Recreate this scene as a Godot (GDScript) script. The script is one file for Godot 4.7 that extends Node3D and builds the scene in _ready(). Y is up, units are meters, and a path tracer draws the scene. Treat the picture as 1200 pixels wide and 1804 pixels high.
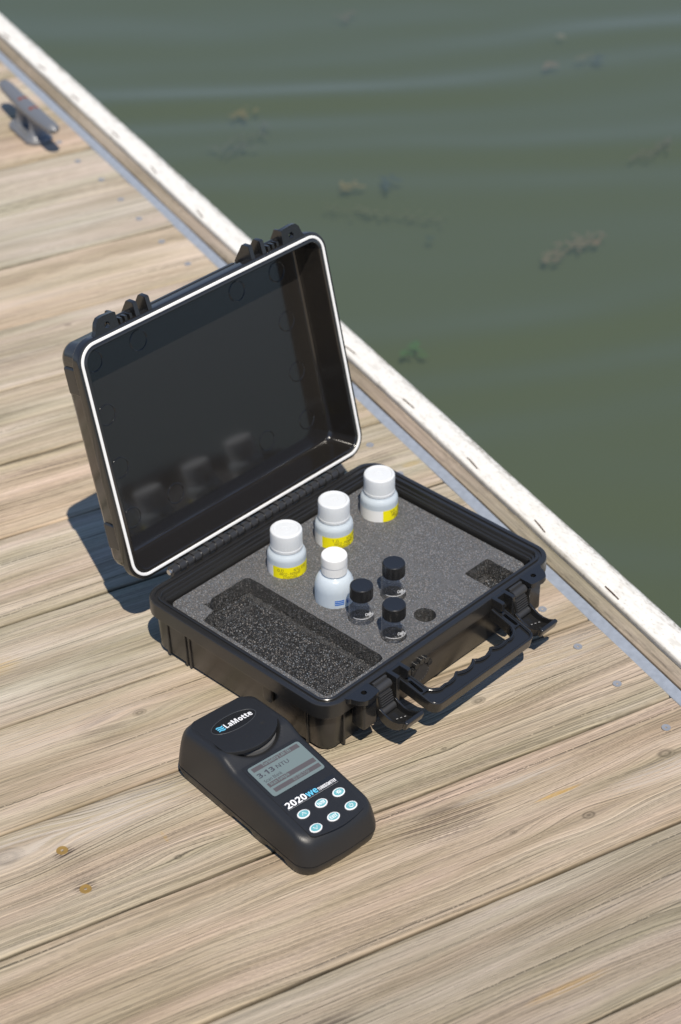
extends Node3D

# ---------------------------------------------------------------- mesh helper
class MB:
	var t := PackedVector3Array()
	var uv := PackedVector2Array()
	var has_uv := false

	func tri(a: Vector3, b: Vector3, c: Vector3) -> void:
		t.append(a); t.append(b); t.append(c)
		uv.append(Vector2.ZERO); uv.append(Vector2.ZERO); uv.append(Vector2.ZERO)

	func quad(a: Vector3, b: Vector3, c: Vector3, d: Vector3) -> void:
		tri(a, b, c); tri(a, c, d)

	func triuv(a: Vector3, b: Vector3, c: Vector3, ua: Vector2, ub: Vector2, uc: Vector2) -> void:
		t.append(a); t.append(b); t.append(c)
		uv.append(ua); uv.append(ub); uv.append(uc)
		has_uv = true

	func quaduv(a: Vector3, b: Vector3, c: Vector3, d: Vector3, ua: Vector2, ub: Vector2, uc: Vector2, ud: Vector2) -> void:
		triuv(a, b, c, ua, ub, uc); triuv(a, c, d, ua, uc, ud)

	func orient(from: int) -> void:
		# turn the triangles added since `from` so that a closed shape faces outwards
		var n := t.size() - from
		if n <= 0: return
		var m := Vector3.ZERO
		for i in range(from, t.size()): m += t[i]
		m /= n
		var vol := 0.0
		for i in range(from, t.size(), 3):
			vol += (t[i] - m).dot((t[i + 1] - m).cross(t[i + 2] - m))
		if vol < 0.0:
			for i in range(from, t.size(), 3):
				var s := t[i + 1]; t[i + 1] = t[i + 2]; t[i + 2] = s
				var q := uv[i + 1]; uv[i + 1] = uv[i + 2]; uv[i + 2] = q

	func loft(rings: Array, cap0 := true, cap1 := true, ring_closed := false) -> void:
		var from := t.size()
		var n: int = rings[0].size()
		var m: int = rings.size()
		for k in (m if ring_closed else m - 1):
			var a: PackedVector3Array = rings[k]
			var b: PackedVector3Array = rings[(k + 1) % m]
			for i in n:
				var j := (i + 1) % n
				quad(a[i], a[j], b[j], b[i])
		if cap0 and not ring_closed: cap(rings[0], true)
		if cap1 and not ring_closed: cap(rings[m - 1], false)
		orient(from)

	func cap(r: PackedVector3Array, flip: bool) -> void:
		var c := Vector3.ZERO
		for p in r: c += p
		c /= r.size()
		for i in r.size():
			var j := (i + 1) % r.size()
			if flip: tri(c, r[j], r[i])
			else: tri(c, r[i], r[j])

	func move(from: int, xf: Transform3D) -> void:
		for i in range(from, t.size()): t[i] = xf * t[i]

	func rbox(size: Vector3, r: float, xf := Transform3D.IDENTITY, seg := 3) -> void:
		var from := t.size()
		var h := size / 2.0
		r = minf(r, minf(h.x, minf(h.y, h.z)) * 0.999)
		var rings := []
		for s in [-1.0, 1.0]:
			for k in seg + 1:
				var a: float = PI / 2 * (k if s > 0 else seg - k) / seg
				var ins := r * (1.0 - cos(a))
				rings.append(MB.rrect(h.x - ins, h.z - ins, maxf(r - ins, r * 0.02), s * (h.y - r + r * sin(a)), seg))
		loft(rings)
		move(from, xf)

	static func rrect(hx: float, hz: float, r: float, y: float, seg := 6, along := 0) -> PackedVector3Array:
		var o := PackedVector3Array()
		r = minf(r, minf(hx, hz))
		var q := [Vector2(1, 1), Vector2(-1, 1), Vector2(-1, -1), Vector2(1, -1)]
		for c in 4:
			for k in seg + 1:
				var a := PI / 2 * (c + float(k) / seg)
				var p := Vector2(q[c].x * (hx - r), q[c].y * (hz - r)) + Vector2(cos(a), sin(a)) * r
				o.append(Vector3(p.x, y, p.y))
			if along > 0:
				var a2 := PI / 2 * (c + 1.0)
				var e: Vector2 = Vector2(q[c].x * (hx - r), q[c].y * (hz - r)) + Vector2(cos(a2), sin(a2)) * r
				var d: int = (c + 1) % 4
				var f: Vector2 = Vector2(q[d].x * (hx - r), q[d].y * (hz - r)) + Vector2(cos(a2), sin(a2)) * r
				for k in range(1, along):
					var g := e.lerp(f, float(k) / along)
					o.append(Vector3(g.x, y, g.y))
		return o

	func lathe(prof: Array, seg := 40, xf := Transform3D.IDENTITY, knurl := 0, k0 := 0.0, k1 := 0.0, depth := 0.0) -> void:
		# prof: Vector2(radius, y); radii between heights k0 and k1 are fluted `knurl` times
		var from := t.size()
		var rings := []
		for p in prof:
			var r := PackedVector3Array()
			for i in seg:
				var a := TAU * i / seg
				var q: float = p.x
				if knurl > 0 and p.y >= k0 and p.y <= k1 and i % (seg / knurl) >= seg / knurl / 2: q -= depth
				r.append(Vector3(sin(a) * q, p.y, cos(a) * q))
			rings.append(r)
		loft(rings)
		move(from, xf)

	func tube(path: Array, r: float, seg := 8, r_end := -1.0) -> void:
		var rings := []
		var n := path.size()
		for i in n:
			var d: Vector3 = (path[mini(i + 1, n - 1)] - path[maxi(i - 1, 0)]).normalized()
			var s := d.cross(Vector3.UP if absf(d.y) < 0.9 else Vector3.RIGHT).normalized()
			var w := s.cross(d)
			var rr := r if r_end < 0.0 else lerpf(r, r_end, float(i) / (n - 1))
			var ring := PackedVector3Array()
			for k in seg:
				var a := TAU * k / seg
				ring.append(path[i] + (s * cos(a) + w * sin(a)) * rr)
			rings.append(ring)
		loft(rings)

	func prism(poly: PackedVector2Array, depth: float, xf := Transform3D.IDENTITY, bev := 0.0) -> void:
		# poly in the xy plane, extruded along +z by depth, edges bevelled by bev
		var from := t.size()
		var n := poly.size()
		if Geometry2D.is_polygon_clockwise(poly):
			poly = poly.duplicate(); poly.reverse()
		var levels := [[0.0, 0.0], [0.0, depth]]
		if bev > 0.0: levels = [[bev, 0.0], [bev * 0.3, bev * 0.3], [0.0, bev], [0.0, depth - bev], [bev * 0.3, depth - bev * 0.3], [bev, depth]]
		var rings := []
		for l in levels:
			var r := PackedVector3Array()
			for i in n:
				var a := poly[(i + n - 1) % n]; var b := poly[i]; var c := poly[(i + 1) % n]
				var e0 := (b - a).normalized(); var e1 := (c - b).normalized()
				var n0 := Vector2(-e0.y, e0.x); var n1 := Vector2(-e1.y, e1.x)
				var m := (n0 + n1)
				m = m / maxf(0.5, m.length_squared()) * 2.0
				var p: Vector2 = b + m * l[0]
				r.append(Vector3(p.x, p.y, l[1]))
			rings.append(r)
		loft(rings, false, false)
		for e in [0, rings.size() - 1]:
			var f2 := PackedVector2Array()
			for p in rings[e]: f2.append(Vector2(p.x, p.y))
			var idx := Geometry2D.triangulate_polygon(f2)
			for i in range(0, idx.size(), 3):
				var a3: Vector3 = rings[e][idx[i]]; var b3: Vector3 = rings[e][idx[i + 1]]; var c3: Vector3 = rings[e][idx[i + 2]]
				var up: bool = (b3 - a3).cross(c3 - a3).z > 0.0
				if up == (e > 0): tri(a3, b3, c3)
				else: tri(a3, c3, b3)
		orient(from)
		move(from, xf)

	func from_mesh(m: Mesh, xf := Transform3D.IDENTITY) -> void:
		for s in m.get_surface_count():
			var a := m.surface_get_arrays(s)
			var v: PackedVector3Array = a[Mesh.ARRAY_VERTEX]
			var ix: PackedInt32Array = a[Mesh.ARRAY_INDEX] if a[Mesh.ARRAY_INDEX] != null else PackedInt32Array(range(v.size()))
			for i in range(0, ix.size(), 3):
				tri(xf * v[ix[i]], xf * v[ix[i + 2]], xf * v[ix[i + 1]])

	func mesh(crease := 38.0) -> ArrayMesh:
		var n := t.size()
		var fn := PackedVector3Array(); fn.resize(n / 3)
		var at := {}
		for f in n / 3:
			var c := (t[f * 3 + 1] - t[f * 3]).cross(t[f * 3 + 2] - t[f * 3])
			fn[f] = c
			for k in 3:
				var key := Vector3i((t[f * 3 + k] * 200000.0).round())
				if at.has(key): at[key].append(f)
				else: at[key] = [f]
		var unit := PackedVector3Array(); unit.resize(n / 3)
		for f in n / 3: unit[f] = fn[f].normalized()
		var lim := cos(deg_to_rad(crease))
		var nr := PackedVector3Array(); nr.resize(n)
		var ov := PackedVector3Array(); ov.resize(n)
		var ou := PackedVector2Array(); ou.resize(n)
		for f in n / 3:
			for k in 3:
				var s := Vector3.ZERO
				for g in at[Vector3i((t[f * 3 + k] * 200000.0).round())]:
					if unit[g].dot(unit[f]) > lim: s += fn[g]
				var o: int = f * 3 + [0, 2, 1][k]
				nr[o] = s.normalized() if s.length_squared() > 0.0 else Vector3.UP
				ov[o] = t[f * 3 + k]
				ou[o] = uv[f * 3 + k]
		var arr := []
		arr.resize(Mesh.ARRAY_MAX)
		arr[Mesh.ARRAY_VERTEX] = ov
		arr[Mesh.ARRAY_NORMAL] = nr
		if has_uv: arr[Mesh.ARRAY_TEX_UV] = ou
		var am := ArrayMesh.new()
		am.add_surface_from_arrays(Mesh.PRIMITIVE_TRIANGLES, arr)
		return am

# ---------------------------------------------------------------- naming helpers
var used := {}
func numbered(parent: Node, called: String) -> String:
	var key := str(parent.get_instance_id()) + "/" + called
	var k: int = used.get(key, -1) + 1
	used[key] = k
	return called if k == 0 else "%s_%03d" % [called, k]

func part(called: String, mesh: Mesh, m: Material, parent: Node = self, xf := Transform3D.IDENTITY) -> MeshInstance3D:
	var o := MeshInstance3D.new()
	o.name = numbered(parent, called)
	o.mesh = mesh
	o.material_override = m
	o.transform = xf
	parent.add_child(o, true)
	return o

func base(called: String, xf := Transform3D.IDENTITY) -> Node3D:
	var o := Node3D.new()
	o.name = numbered(self, called)
	o.transform = xf
	add_child(o, true)
	return o

func tag(o: Node, label: String, category: String, group := "") -> Node:
	o.set_meta("label", label)
	o.set_meta("category", category)
	if group: o.set_meta("group", group)
	return o

func structure(o: Node) -> Node:
	o.set_meta("kind", "structure")
	return o

func lin(r: float, g: float, b: float, a := 1.0) -> Color:
	return Color(r, g, b, a).linear_to_srgb()

func mat(c: Color, rough: float, metal := 0.0, spec := 0.5) -> StandardMaterial3D:
	var m := StandardMaterial3D.new()
	m.albedo_color = c
	m.roughness = rough
	m.metallic = metal
	m.metallic_specular = spec
	return m

func noise(seed_: int, freq: float, oct := 3) -> FastNoiseLite:
	var n := FastNoiseLite.new()
	n.seed = seed_
	n.noise_type = FastNoiseLite.TYPE_SIMPLEX_SMOOTH
	n.frequency = freq
	n.fractal_octaves = oct
	return n

func noise_bytes(seed_: int, freq: float, oct: int, w0: int, h0: int, w: int, h: int) -> PackedByteArray:
	# noise made at w0 x h0 and stretched to w x h
	var im := noise(seed_, freq, oct).get_image(w0, h0, false, false, true)
	im.convert(Image.FORMAT_L8)
	if w0 != w or h0 != h: im.resize(w, h, Image.INTERPOLATE_CUBIC)
	return im.get_data()

func tri_bump(m: StandardMaterial3D, tex: Texture2D, scale: float, depth_cm: float) -> void:
	m.uv1_triplanar = true
	m.uv1_scale = Vector3.ONE * scale
	m.heightmap_enabled = true
	m.heightmap_texture = tex
	m.heightmap_scale = depth_cm

func tex_of(w: int, h: int, bytes: PackedByteArray, format: int) -> ImageTexture:
	return ImageTexture.create_from_image(Image.create_from_data(w, h, false, format, bytes))

# a plate with holes: outline and holes in the xy plane, extruded along +z
func plate(b: MB, outline: PackedVector2Array, holes: Array, depth: float, xf: Transform3D, bottom := true, walls := true) -> void:
	var from := b.t.size()
	var pieces: Array = [outline]
	for h: PackedVector2Array in holes:
		var c := Vector2.ZERO
		for p in h: c += p
		c /= h.size()
		var next: Array = []
		for p: PackedVector2Array in pieces:
			if Geometry2D.intersect_polygons(p, h).is_empty():
				next.append(p)
				continue
			for half in [PackedVector2Array([Vector2(c.x - 9, -9), Vector2(c.x, -9), Vector2(c.x, 9), Vector2(c.x - 9, 9)]), PackedVector2Array([Vector2(c.x, -9), Vector2(c.x + 9, -9), Vector2(c.x + 9, 9), Vector2(c.x, 9)])]:
				for q in Geometry2D.intersect_polygons(p, half):
					for e in Geometry2D.clip_polygons(q, h):
						if not Geometry2D.is_polygon_clockwise(e): next.append(e)
		pieces = next
	for p: PackedVector2Array in pieces:
		var idx := Geometry2D.triangulate_polygon(p)
		for i in range(0, idx.size(), 3):
			var u := p[idx[i]]; var v := p[idx[i + 1]]; var w := p[idx[i + 2]]
			if (v - u).cross(w - u) < 0.0:
				var s := v; v = w; w = s
			b.tri(Vector3(u.x, u.y, depth), Vector3(v.x, v.y, depth), Vector3(w.x, w.y, depth))
			if bottom: b.tri(Vector3(u.x, u.y, 0), Vector3(w.x, w.y, 0), Vector3(v.x, v.y, 0))
	if walls:
		for k in holes.size() + 1:
			var r: PackedVector2Array = outline if k == 0 else holes[k - 1]
			var ccw := not Geometry2D.is_polygon_clockwise(r)
			if (k == 0) != ccw:
				r = r.duplicate(); r.reverse()
			for i in r.size():
				var u := r[i]; var v := r[(i + 1) % r.size()]
				b.quad(Vector3(u.x, u.y, 0), Vector3(v.x, v.y, 0), Vector3(v.x, v.y, depth), Vector3(u.x, u.y, depth))
	b.move(from, xf)

func area(p: PackedVector2Array) -> float:
	var a := 0.0
	for i in p.size(): a += p[i].cross(p[(i + 1) % p.size()])
	return absf(a) / 2.0

func inset(p: PackedVector2Array, d: float) -> PackedVector2Array:
	# worked out in millimetres: the offset keeps too few digits for metres
	var q := PackedVector2Array()
	for v in p: q.append(v * 1000.0)
	var best := PackedVector2Array()
	for s in [-1.0, 1.0]:
		for r in Geometry2D.offset_polygon(q, s * d * 1000.0, Geometry2D.JOIN_ROUND):
			if area(r) < area(q) and (best.is_empty() or area(r) > area(best)): best = r
	var o := PackedVector2Array()
	for v in best: o.append(v / 1000.0)
	return o

func round_poly(hx: float, hy: float, r: float, c := Vector2.ZERO, seg := 6) -> PackedVector2Array:
	var o := PackedVector2Array()
	for p in MB.rrect(hx, hy, r, 0.0, seg): o.append(Vector2(p.x, p.z) + c)
	return o

func ellipse(rx: float, ry: float, c := Vector2.ZERO, seg := 32) -> PackedVector2Array:
	var o := PackedVector2Array()
	for i in seg: o.append(c + Vector2(cos(TAU * i / seg) * rx, sin(TAU * i / seg) * ry))
	return o

var fonts := {}
func font(face: String, weight := 400, italic := false) -> Font:
	var key := "%s%d%s" % [face, weight, italic]
	if not fonts.has(key):
		var f := SystemFont.new()
		f.font_names = PackedStringArray([face])
		f.font_weight = weight
		f.font_italic = italic
		fonts[key] = f
	return fonts[key]

func text_mesh(s: String, height: float, f: Font, depth := 0.0002) -> TextMesh:
	var m := TextMesh.new()
	m.text = s
	m.font = f
	m.font_size = 48
	m.pixel_size = height / 48.0 * 1.37   # height = height of a capital
	m.depth = depth
	m.curve_step = 1.0
	return m

# a flat text of a given width, lying with its centre at the origin of xf
func letters(called: String, s: String, width: float, height: float, f: Font, m: Material, parent: Node, xf: Transform3D) -> void:
	var tm := text_mesh(s, height, f)
	var box := tm.get_aabb()
	var b := MB.new()
	b.from_mesh(tm)
	var c := box.get_center()
	var k := width / maxf(box.size.x, 1e-6)
	for i in b.t.size(): b.t[i] = Vector3((b.t[i].x - c.x) * k, b.t[i].y - c.y, b.t[i].z)
	part(called, b.mesh(20.0), m, parent, xf)

# a text wrapped round an upright cylinder, its centre at angle `ang` (0 = +z, positive towards +x)
func letters_round(called: String, s: String, width: float, height: float, f: Font, m: Material, parent: Node, r: float, ang: float, y: float) -> void:
	var tm := text_mesh(s, height, f, 0.00015)
	var box := tm.get_aabb()
	var c := box.get_center()
	var k := width / maxf(box.size.x, 1e-6)
	var b := MB.new()
	b.from_mesh(tm)
	for i in b.t.size():
		var p := b.t[i]
		var a := ang + (p.x - c.x) * k / r
		var rr := r + p.z - box.position.z
		b.t[i] = Vector3(sin(a) * rr, y + p.y - c.y, cos(a) * rr)
	part(called, b.mesh(20.0), m, parent)

# ---------------------------------------------------------------- materials
var M := {}
func materials() -> void:
	var fine := ImageTexture.create_from_image(noise_image(11, 0.09, 4, 512))
	var mid := ImageTexture.create_from_image(noise_image(12, 0.02, 4, 512))
	M.plastic = mat(lin(0.018, 0.0176, 0.0172), 0.28, 0.0, 0.6)
	tri_bump(M.plastic, fine, 9.0, 0.004)
	M.plastic_lid = mat(Color.WHITE, 0.11, 0.0, 0.70)
	M.plastic_lid.albedo_texture = dust_texture(0.0145, 1500, 5)
	M.plastic_lid.uv1_triplanar = true
	M.plastic_lid.uv1_scale = Vector3.ONE * 5.0
	M.plastic_smooth = mat(lin(0.015, 0.015, 0.0152), 0.2, 0.0, 0.6)
	M.plastic_matte = mat(lin(0.028, 0.028, 0.029), 0.5)
	tri_bump(M.plastic_matte, fine, 14.0, 0.006)
	M.hinge_plastic = mat(lin(0.03, 0.03, 0.031), 0.3)
	M.gasket = mat(lin(0.8, 0.8, 0.79), 0.55)
	M.steel = mat(lin(0.55, 0.55, 0.55), 0.25, 0.9)
	M.meter = mat(lin(0.016, 0.0163, 0.0172), 0.42)
	tri_bump(M.meter, fine, 16.0, 0.012)
	M.meter_panel = mat(lin(0.012, 0.0125, 0.014), 0.48)
	tri_bump(M.meter_panel, fine, 22.0, 0.014)
	M.foam = mat(Color.WHITE, 0.62)
	M.foam.albedo_texture = foam_texture(21, false)
	tri_bump(M.foam, foam_tex_h, 7.5, 0.06)
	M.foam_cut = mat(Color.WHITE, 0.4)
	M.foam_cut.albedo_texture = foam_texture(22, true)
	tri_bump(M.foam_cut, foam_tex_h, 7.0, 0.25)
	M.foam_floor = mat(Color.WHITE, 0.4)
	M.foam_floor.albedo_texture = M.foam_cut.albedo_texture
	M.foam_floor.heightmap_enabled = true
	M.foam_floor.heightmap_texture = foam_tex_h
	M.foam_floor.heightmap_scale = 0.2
	M.cap_white = mat(lin(0.83, 0.845, 0.85), 0.35)
	M.cap_white.backlight_enabled = true
	M.cap_white.backlight = lin(0.6, 0.6, 0.6)
	M.cap_solid = mat(lin(0.76, 0.76, 0.75), 0.4)
	M.bottle = mat(lin(0.70, 0.775, 0.83), 0.26)
	M.bottle.backlight_enabled = true
	M.bottle.backlight = lin(0.62, 0.67, 0.72)
	M.label_yellow = mat(lin(0.86, 0.76, 0.0), 0.4)
	M.label_white = mat(lin(0.8, 0.8, 0.79), 0.4)
	M.ink = mat(lin(0.03, 0.03, 0.03), 0.6)
	M.ink_label = mat(lin(0.24, 0.20, 0.02), 0.6)
	M.ink_blue = mat(lin(0.03, 0.16, 0.55), 0.5)
	M.glass = mat(Color(1, 1, 1, 0.02), 0.02)
	M.glass.transparency = BaseMaterial3D.TRANSPARENCY_ALPHA
	M.white_ink = mat(lin(0.8, 0.8, 0.8), 0.5)
	M.lcd = mat(lin(0.145, 0.185, 0.185), 0.3)
	M.lcd_dark = mat(lin(0.085, 0.075, 0.078), 0.4)
	M.lcd_text = mat(lin(0.05, 0.048, 0.06), 0.4)
	M.teal = mat(lin(0.13, 0.36, 0.39), 0.45)
	M.sky_blue = mat(lin(0.12, 0.5, 0.72), 0.45)
	M.screw = mat(lin(0.36, 0.365, 0.375), 0.35, 0.4)
	M.galv = mat(lin(0.37, 0.40, 0.44), 0.45, 0.2)
	M.galv.albedo_texture = blotch_texture(31, 0.90, 1.0)
	tri_bump(M.galv, mid, 8.0, 0.01)
	M.cleat = mat(lin(0.2, 0.205, 0.215), 0.4, 0.35)
	tri_bump(M.cleat, mid, 8.0, 0.03)
	M.rust = mat(lin(0.20, 0.05, 0.025), 0.8)
	M.brass = mat(lin(0.36, 0.22, 0.06), 0.45, 0.35)
	M.dark = mat(lin(0.01, 0.01, 0.01), 0.8)
	M.staple = mat(lin(0.1, 0.055, 0.03), 0.6, 0.3)

func noise_image(seed_: int, freq: float, oct: int, side: int) -> Image:
	var n := noise(seed_, freq, oct)
	return n.get_seamless_image(side, side, false, false, 0.2)

func dust_texture(level: float, count: int, seed_: int) -> ImageTexture:
	var rng := RandomNumberGenerator.new(); rng.seed = seed_
	var im := Image.create(1024, 1024, false, Image.FORMAT_RGB8)
	var c := lin(level, level * 0.93, level * 0.84)
	im.fill(c)
	for k in count:
		var x := rng.randi_range(1, 1021); var y := rng.randi_range(1, 1021)
		var v := level + 0.16 * pow(rng.randf(), 3.0)
		im.set_pixel(x, y, lin(v, v, v * 0.95))
		if rng.randf() < 0.2: im.set_pixel(x + 1, y, lin(v, v, v))
	return ImageTexture.create_from_image(im)

func blotch_texture(seed_: int, lo: float, hi: float) -> ImageTexture:
	var im := noise_image(seed_, 0.02, 4, 512)
	im.convert(Image.FORMAT_RGB8)
	var d := im.get_data()
	for i in d.size(): d[i] = int(255.0 * lerpf(lo, hi, d[i] / 255.0))
	return tex_of(512, 512, d, Image.FORMAT_RGB8)

var foam_tex_h: ImageTexture
func foam_texture(seed_: int, cut: bool) -> ImageTexture:
	# closed cells of a sheet of foam: a dark matrix, glints off the cell skins painted as pale specks
	var side := 768
	var n := FastNoiseLite.new()
	n.seed = seed_
	n.noise_type = FastNoiseLite.TYPE_CELLULAR
	n.cellular_return_type = FastNoiseLite.RETURN_CELL_VALUE
	n.frequency = 0.22 if cut else 0.25
	n.fractal_type = FastNoiseLite.FRACTAL_NONE
	var a := n.get_seamless_image(side, side, false, false, 0.06, false).get_data()
	n.cellular_return_type = FastNoiseLite.RETURN_DISTANCE
	var hi := n.get_seamless_image(side, side, true, false, 0.06, true)
	hi.convert(Image.FORMAT_L8)
	foam_tex_h = ImageTexture.create_from_image(hi)
	var rng := RandomNumberGenerator.new(); rng.seed = seed_
	var lut := []
	for i in 256:
		var r := rng.randf()
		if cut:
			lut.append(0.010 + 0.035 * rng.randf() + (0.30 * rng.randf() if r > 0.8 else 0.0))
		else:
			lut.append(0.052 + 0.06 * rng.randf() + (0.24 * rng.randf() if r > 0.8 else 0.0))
	var o := PackedByteArray(); o.resize(side * side * 3)
	for i in side * side:
		var v: float = lut[a[i]]
		var warm := 1.0 + 0.12 * sin(a[i] * 12.9)
		var c := Color(v * warm, v, v * (2.0 - warm) * 1.02).linear_to_srgb()
		o[i * 3] = c.r8; o[i * 3 + 1] = c.g8; o[i * 3 + 2] = c.b8
	return tex_of(side, side, o, Image.FORMAT_RGB8)

# ---------------------------------------------------------------- weathered wood
# texture of one plank: w x h pixels over len x wid metres; knots: [u, v, size], all in metres from the plank's left front corner
func wood(seed_: int, w: int, h: int, len: float, wid: float, knots: Array, tone: Color, contrast := 1.0, cracks := 4, silver := 0.5, stain := []) -> StandardMaterial3D:
	var rng := RandomNumberGenerator.new(); rng.seed = seed_
	# growth rings across the plank, as a line of values every quarter of a millimetre
	var count := int((wid + 0.16) / 0.00025)
	var ring := PackedFloat32Array(); ring.resize(count)
	var ridge := PackedFloat32Array(); ridge.resize(count)
	var at := 0
	var broad := rng.randf_range(0.7, 1.2)
	while at < count:
		var span := int(rng.randf_range(5, 12) * broad)
		var strong := rng.randf_range(0.25, 1.0)
		var rise := rng.randf_range(1.6, 3.2)
		for k in span:
			if at + k >= count: break
			var f := float(k) / span
			ring[at + k] = strong * (0.30 * f + 0.75 * smoothstep(0.5, 0.95, f))
			ridge[at + k] = strong * pow(f, rise)
		at += span
	var fib := PackedFloat32Array(); fib.resize(count)
	for i in count: fib[i] = rng.randf()
	ring = soften(ring, 1); ridge = soften(ridge, 1); fib = soften(fib, 1)
	for i in count: fib[i] = clampf((fib[i] - 0.5) * 1.6 + 0.5, 0.0, 1.0)
	# stretched noises
	var streak := noise_bytes(seed_ + 1, 0.22, 3, w / 96, h, w, h)
	var speck := noise_bytes(seed_ + 2, 0.45, 2, w / 36, h, w, h)
	var patch := noise_bytes(seed_ + 3, 0.035, 4, w / 10, h / 2, w, h)
	var pinkish := noise_bytes(seed_ + 4, 0.02, 3, w / 10, h / 2, w, h)
	var grit := noise_bytes(seed_ + 6, 0.42, 2, w / 7, h, w, h)
	var wn := noise(seed_ + 5, 1.0, 2)
	var du := len / w
	var dv := wid / h
	var step := 12
	var cols := w / step + 2
	var warp := PackedFloat32Array(); warp.resize(cols * 5)
	for c in cols:
		for r in 5:
			warp[c * 5 + r] = 0.0105 * wn.get_noise_2d(c * step * du * 1.5, r * 0.35) + 0.0020 * wn.get_noise_2d(c * step * du * 7.0 + 40.0, r * 1.3)
	# drying cracks
	var crack := {}
	for k in cracks:
		var x0 := rng.randi_range(-w / 4, w)
		var ln := rng.randi_range(w / 8, w / 2)
		var y := rng.randf_range(0.06, 0.94) * h
		var depth := rng.randf_range(0.45, 1.15)
		for x in range(maxi(x0, 0), mini(x0 + ln, w)):
			y += rng.randf_range(-0.12, 0.12)
			var f := sin(PI * float(x - x0) / ln)
			if rng.randf() < 0.93:
				var yi := int(y)
				crack[yi * w + x] = depth * f
				if depth * f > 0.75: crack[(yi + 1) * w + x] = depth * f * 0.6
	var col := PackedByteArray(); col.resize(w * h * 3)
	var hgt := PackedByteArray(); hgt.resize(w * h)
	var to_srgb := PackedByteArray(); to_srgb.resize(1025)
	for i in 1025: to_srgb[i] = int(255.0 * clampf(Color(i / 1024.0, 0, 0).linear_to_srgb().r, 0, 1))
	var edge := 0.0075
	for j in h:
		var v := (j + 0.5) * dv
		var vr := clampf(v / wid * 4.0, 0.0, 3.999)
		var r0 := int(vr)
		var rf := vr - r0
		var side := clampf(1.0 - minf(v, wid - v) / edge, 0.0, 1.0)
		for i in w:
			var c0 := i / step
			var cf := float(i % step) / step
			var a := c0 * 5 + r0
			var wv := lerpf(lerpf(warp[a], warp[a + 1], rf), lerpf(warp[a + 5], warp[a + 6], rf), cf)
			var q := v + wv
			var kn := 0.0
			var whirl := 0.0
			if knots.size():
				var u := i * du
				for k in knots:
					var ku: float = (u - k[0]) / (k[2] * 2.6)
					var kv: float = (v - k[1]) / k[2]
					if absf(ku) < 3.0 and absf(kv) < 3.0:
						var d2 := ku * ku + kv * kv
						q -= (v - k[1]) * 0.8 * exp(-d2 * 0.5)
						var e2: float = (u - k[0]) / (k[2] * 0.62)
						var e3: float = (v - k[1]) / (k[2] * 0.4)
						var d: float = sqrt(e2 * e2 + e3 * e3)
						if d < 1.0:
							kn = maxf(kn, 1.0 - d * d)
							whirl = 0.5 + 0.5 * sin(d * 11.0 + wv * 900.0 + u * 60.0)
			var x := clampi(int((q + 0.08) * 4000.0), 0, count - 1)
			var p := j * w + i
			var qr := clampf(q / dv - 0.5, 0.0, h - 1.001)
			var q0 := int(qr)
			var qf := qr - q0
			var pw := q0 * w + i
			var s := (streak[pw] * (1.0 - qf) + streak[pw + w] * qf) / 255.0
			var sp := (speck[pw] * (1.0 - qf) + speck[pw + w] * qf) / 255.0
			var dark := ring[x] * (0.60 + 0.6 * s) + (fib[x] - 0.5) * (0.35 + 0.5 * sp) + (s - 0.5) * 0.55 + (sp - 0.5) * 0.40
			var pa := patch[p] / 255.0
			var pk := pinkish[p] / 255.0
			dark = (dark - 0.20) * contrast + (0.5 - pa) * 0.75
			if kn > 0.0: dark = lerpf(dark, dark * 0.4 + 0.25 + 0.50 * whirl, minf(kn * 2.0, 0.9))
			var b := 1.03 - 0.74 * dark
			var gr := grit[p] / 255.0
			var pit := smoothstep(0.62, 0.80, gr)
			dark += (gr - 0.5) * 0.40 + pit * 0.30 + (rng.randf() - 0.5) * 0.16
			var cr: float = crack.get(p, 0.0)
			b *= 1.0 - 0.72 * cr
			b = clampf(b, 0.12, 1.75)
			var g := silver * pa
			var rr := tone.r * b * (1.0 + 0.07 * (pk - 0.5))
			var gg := tone.g * b * (1.0 - 0.04 * (pk - 0.5))
			var bb := tone.b * b * (0.95 + g * 0.28)
			if stain.size():
				for st in stain:
					var e: float = ((i * du - st[0]) / st[2]) * ((i * du - st[0]) / st[2]) + ((v - st[1]) / st[3]) * ((v - st[1]) / st[3])
					if e < 1.0:
						var am: float = st[4] * smoothstep(1.0, 0.1, e) * smoothstep(0.38, 0.62, sp * 0.55 + fib[x] * 0.2 + s * 0.25)
						if st[5] > 1.5: rr = lerpf(rr, 0.52, am * 0.6); gg = lerpf(gg, 0.455, am * 0.6); bb = lerpf(bb, 0.385, am * 0.6)
						elif st[5] > 0.5: rr *= 1.0 + 0.25 * am; gg *= 1.0 - 0.02 * am; bb *= 1.0 - 0.6 * am
						else: rr *= 1.0 - 0.55 * am; gg *= 1.0 - 0.57 * am; bb *= 1.0 - 0.55 * am
			# faintly mossy arrises, with the shade of the gaps painted along their edge
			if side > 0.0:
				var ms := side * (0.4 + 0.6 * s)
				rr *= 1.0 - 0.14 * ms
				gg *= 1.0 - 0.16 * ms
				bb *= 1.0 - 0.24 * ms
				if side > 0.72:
					var gap_shade := smoothstep(0.72, 0.95, side) * (0.30 + 0.5 * sp)
					rr *= 1.0 - gap_shade; gg *= 1.0 - gap_shade; bb *= 1.0 - gap_shade
			col[p * 3] = to_srgb[clampi(int(rr * 1024.0), 0, 1024)]
			col[p * 3 + 1] = to_srgb[clampi(int(gg * 1024.0), 0, 1024)]
			col[p * 3 + 2] = to_srgb[clampi(int(bb * 1024.0), 0, 1024)]
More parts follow.
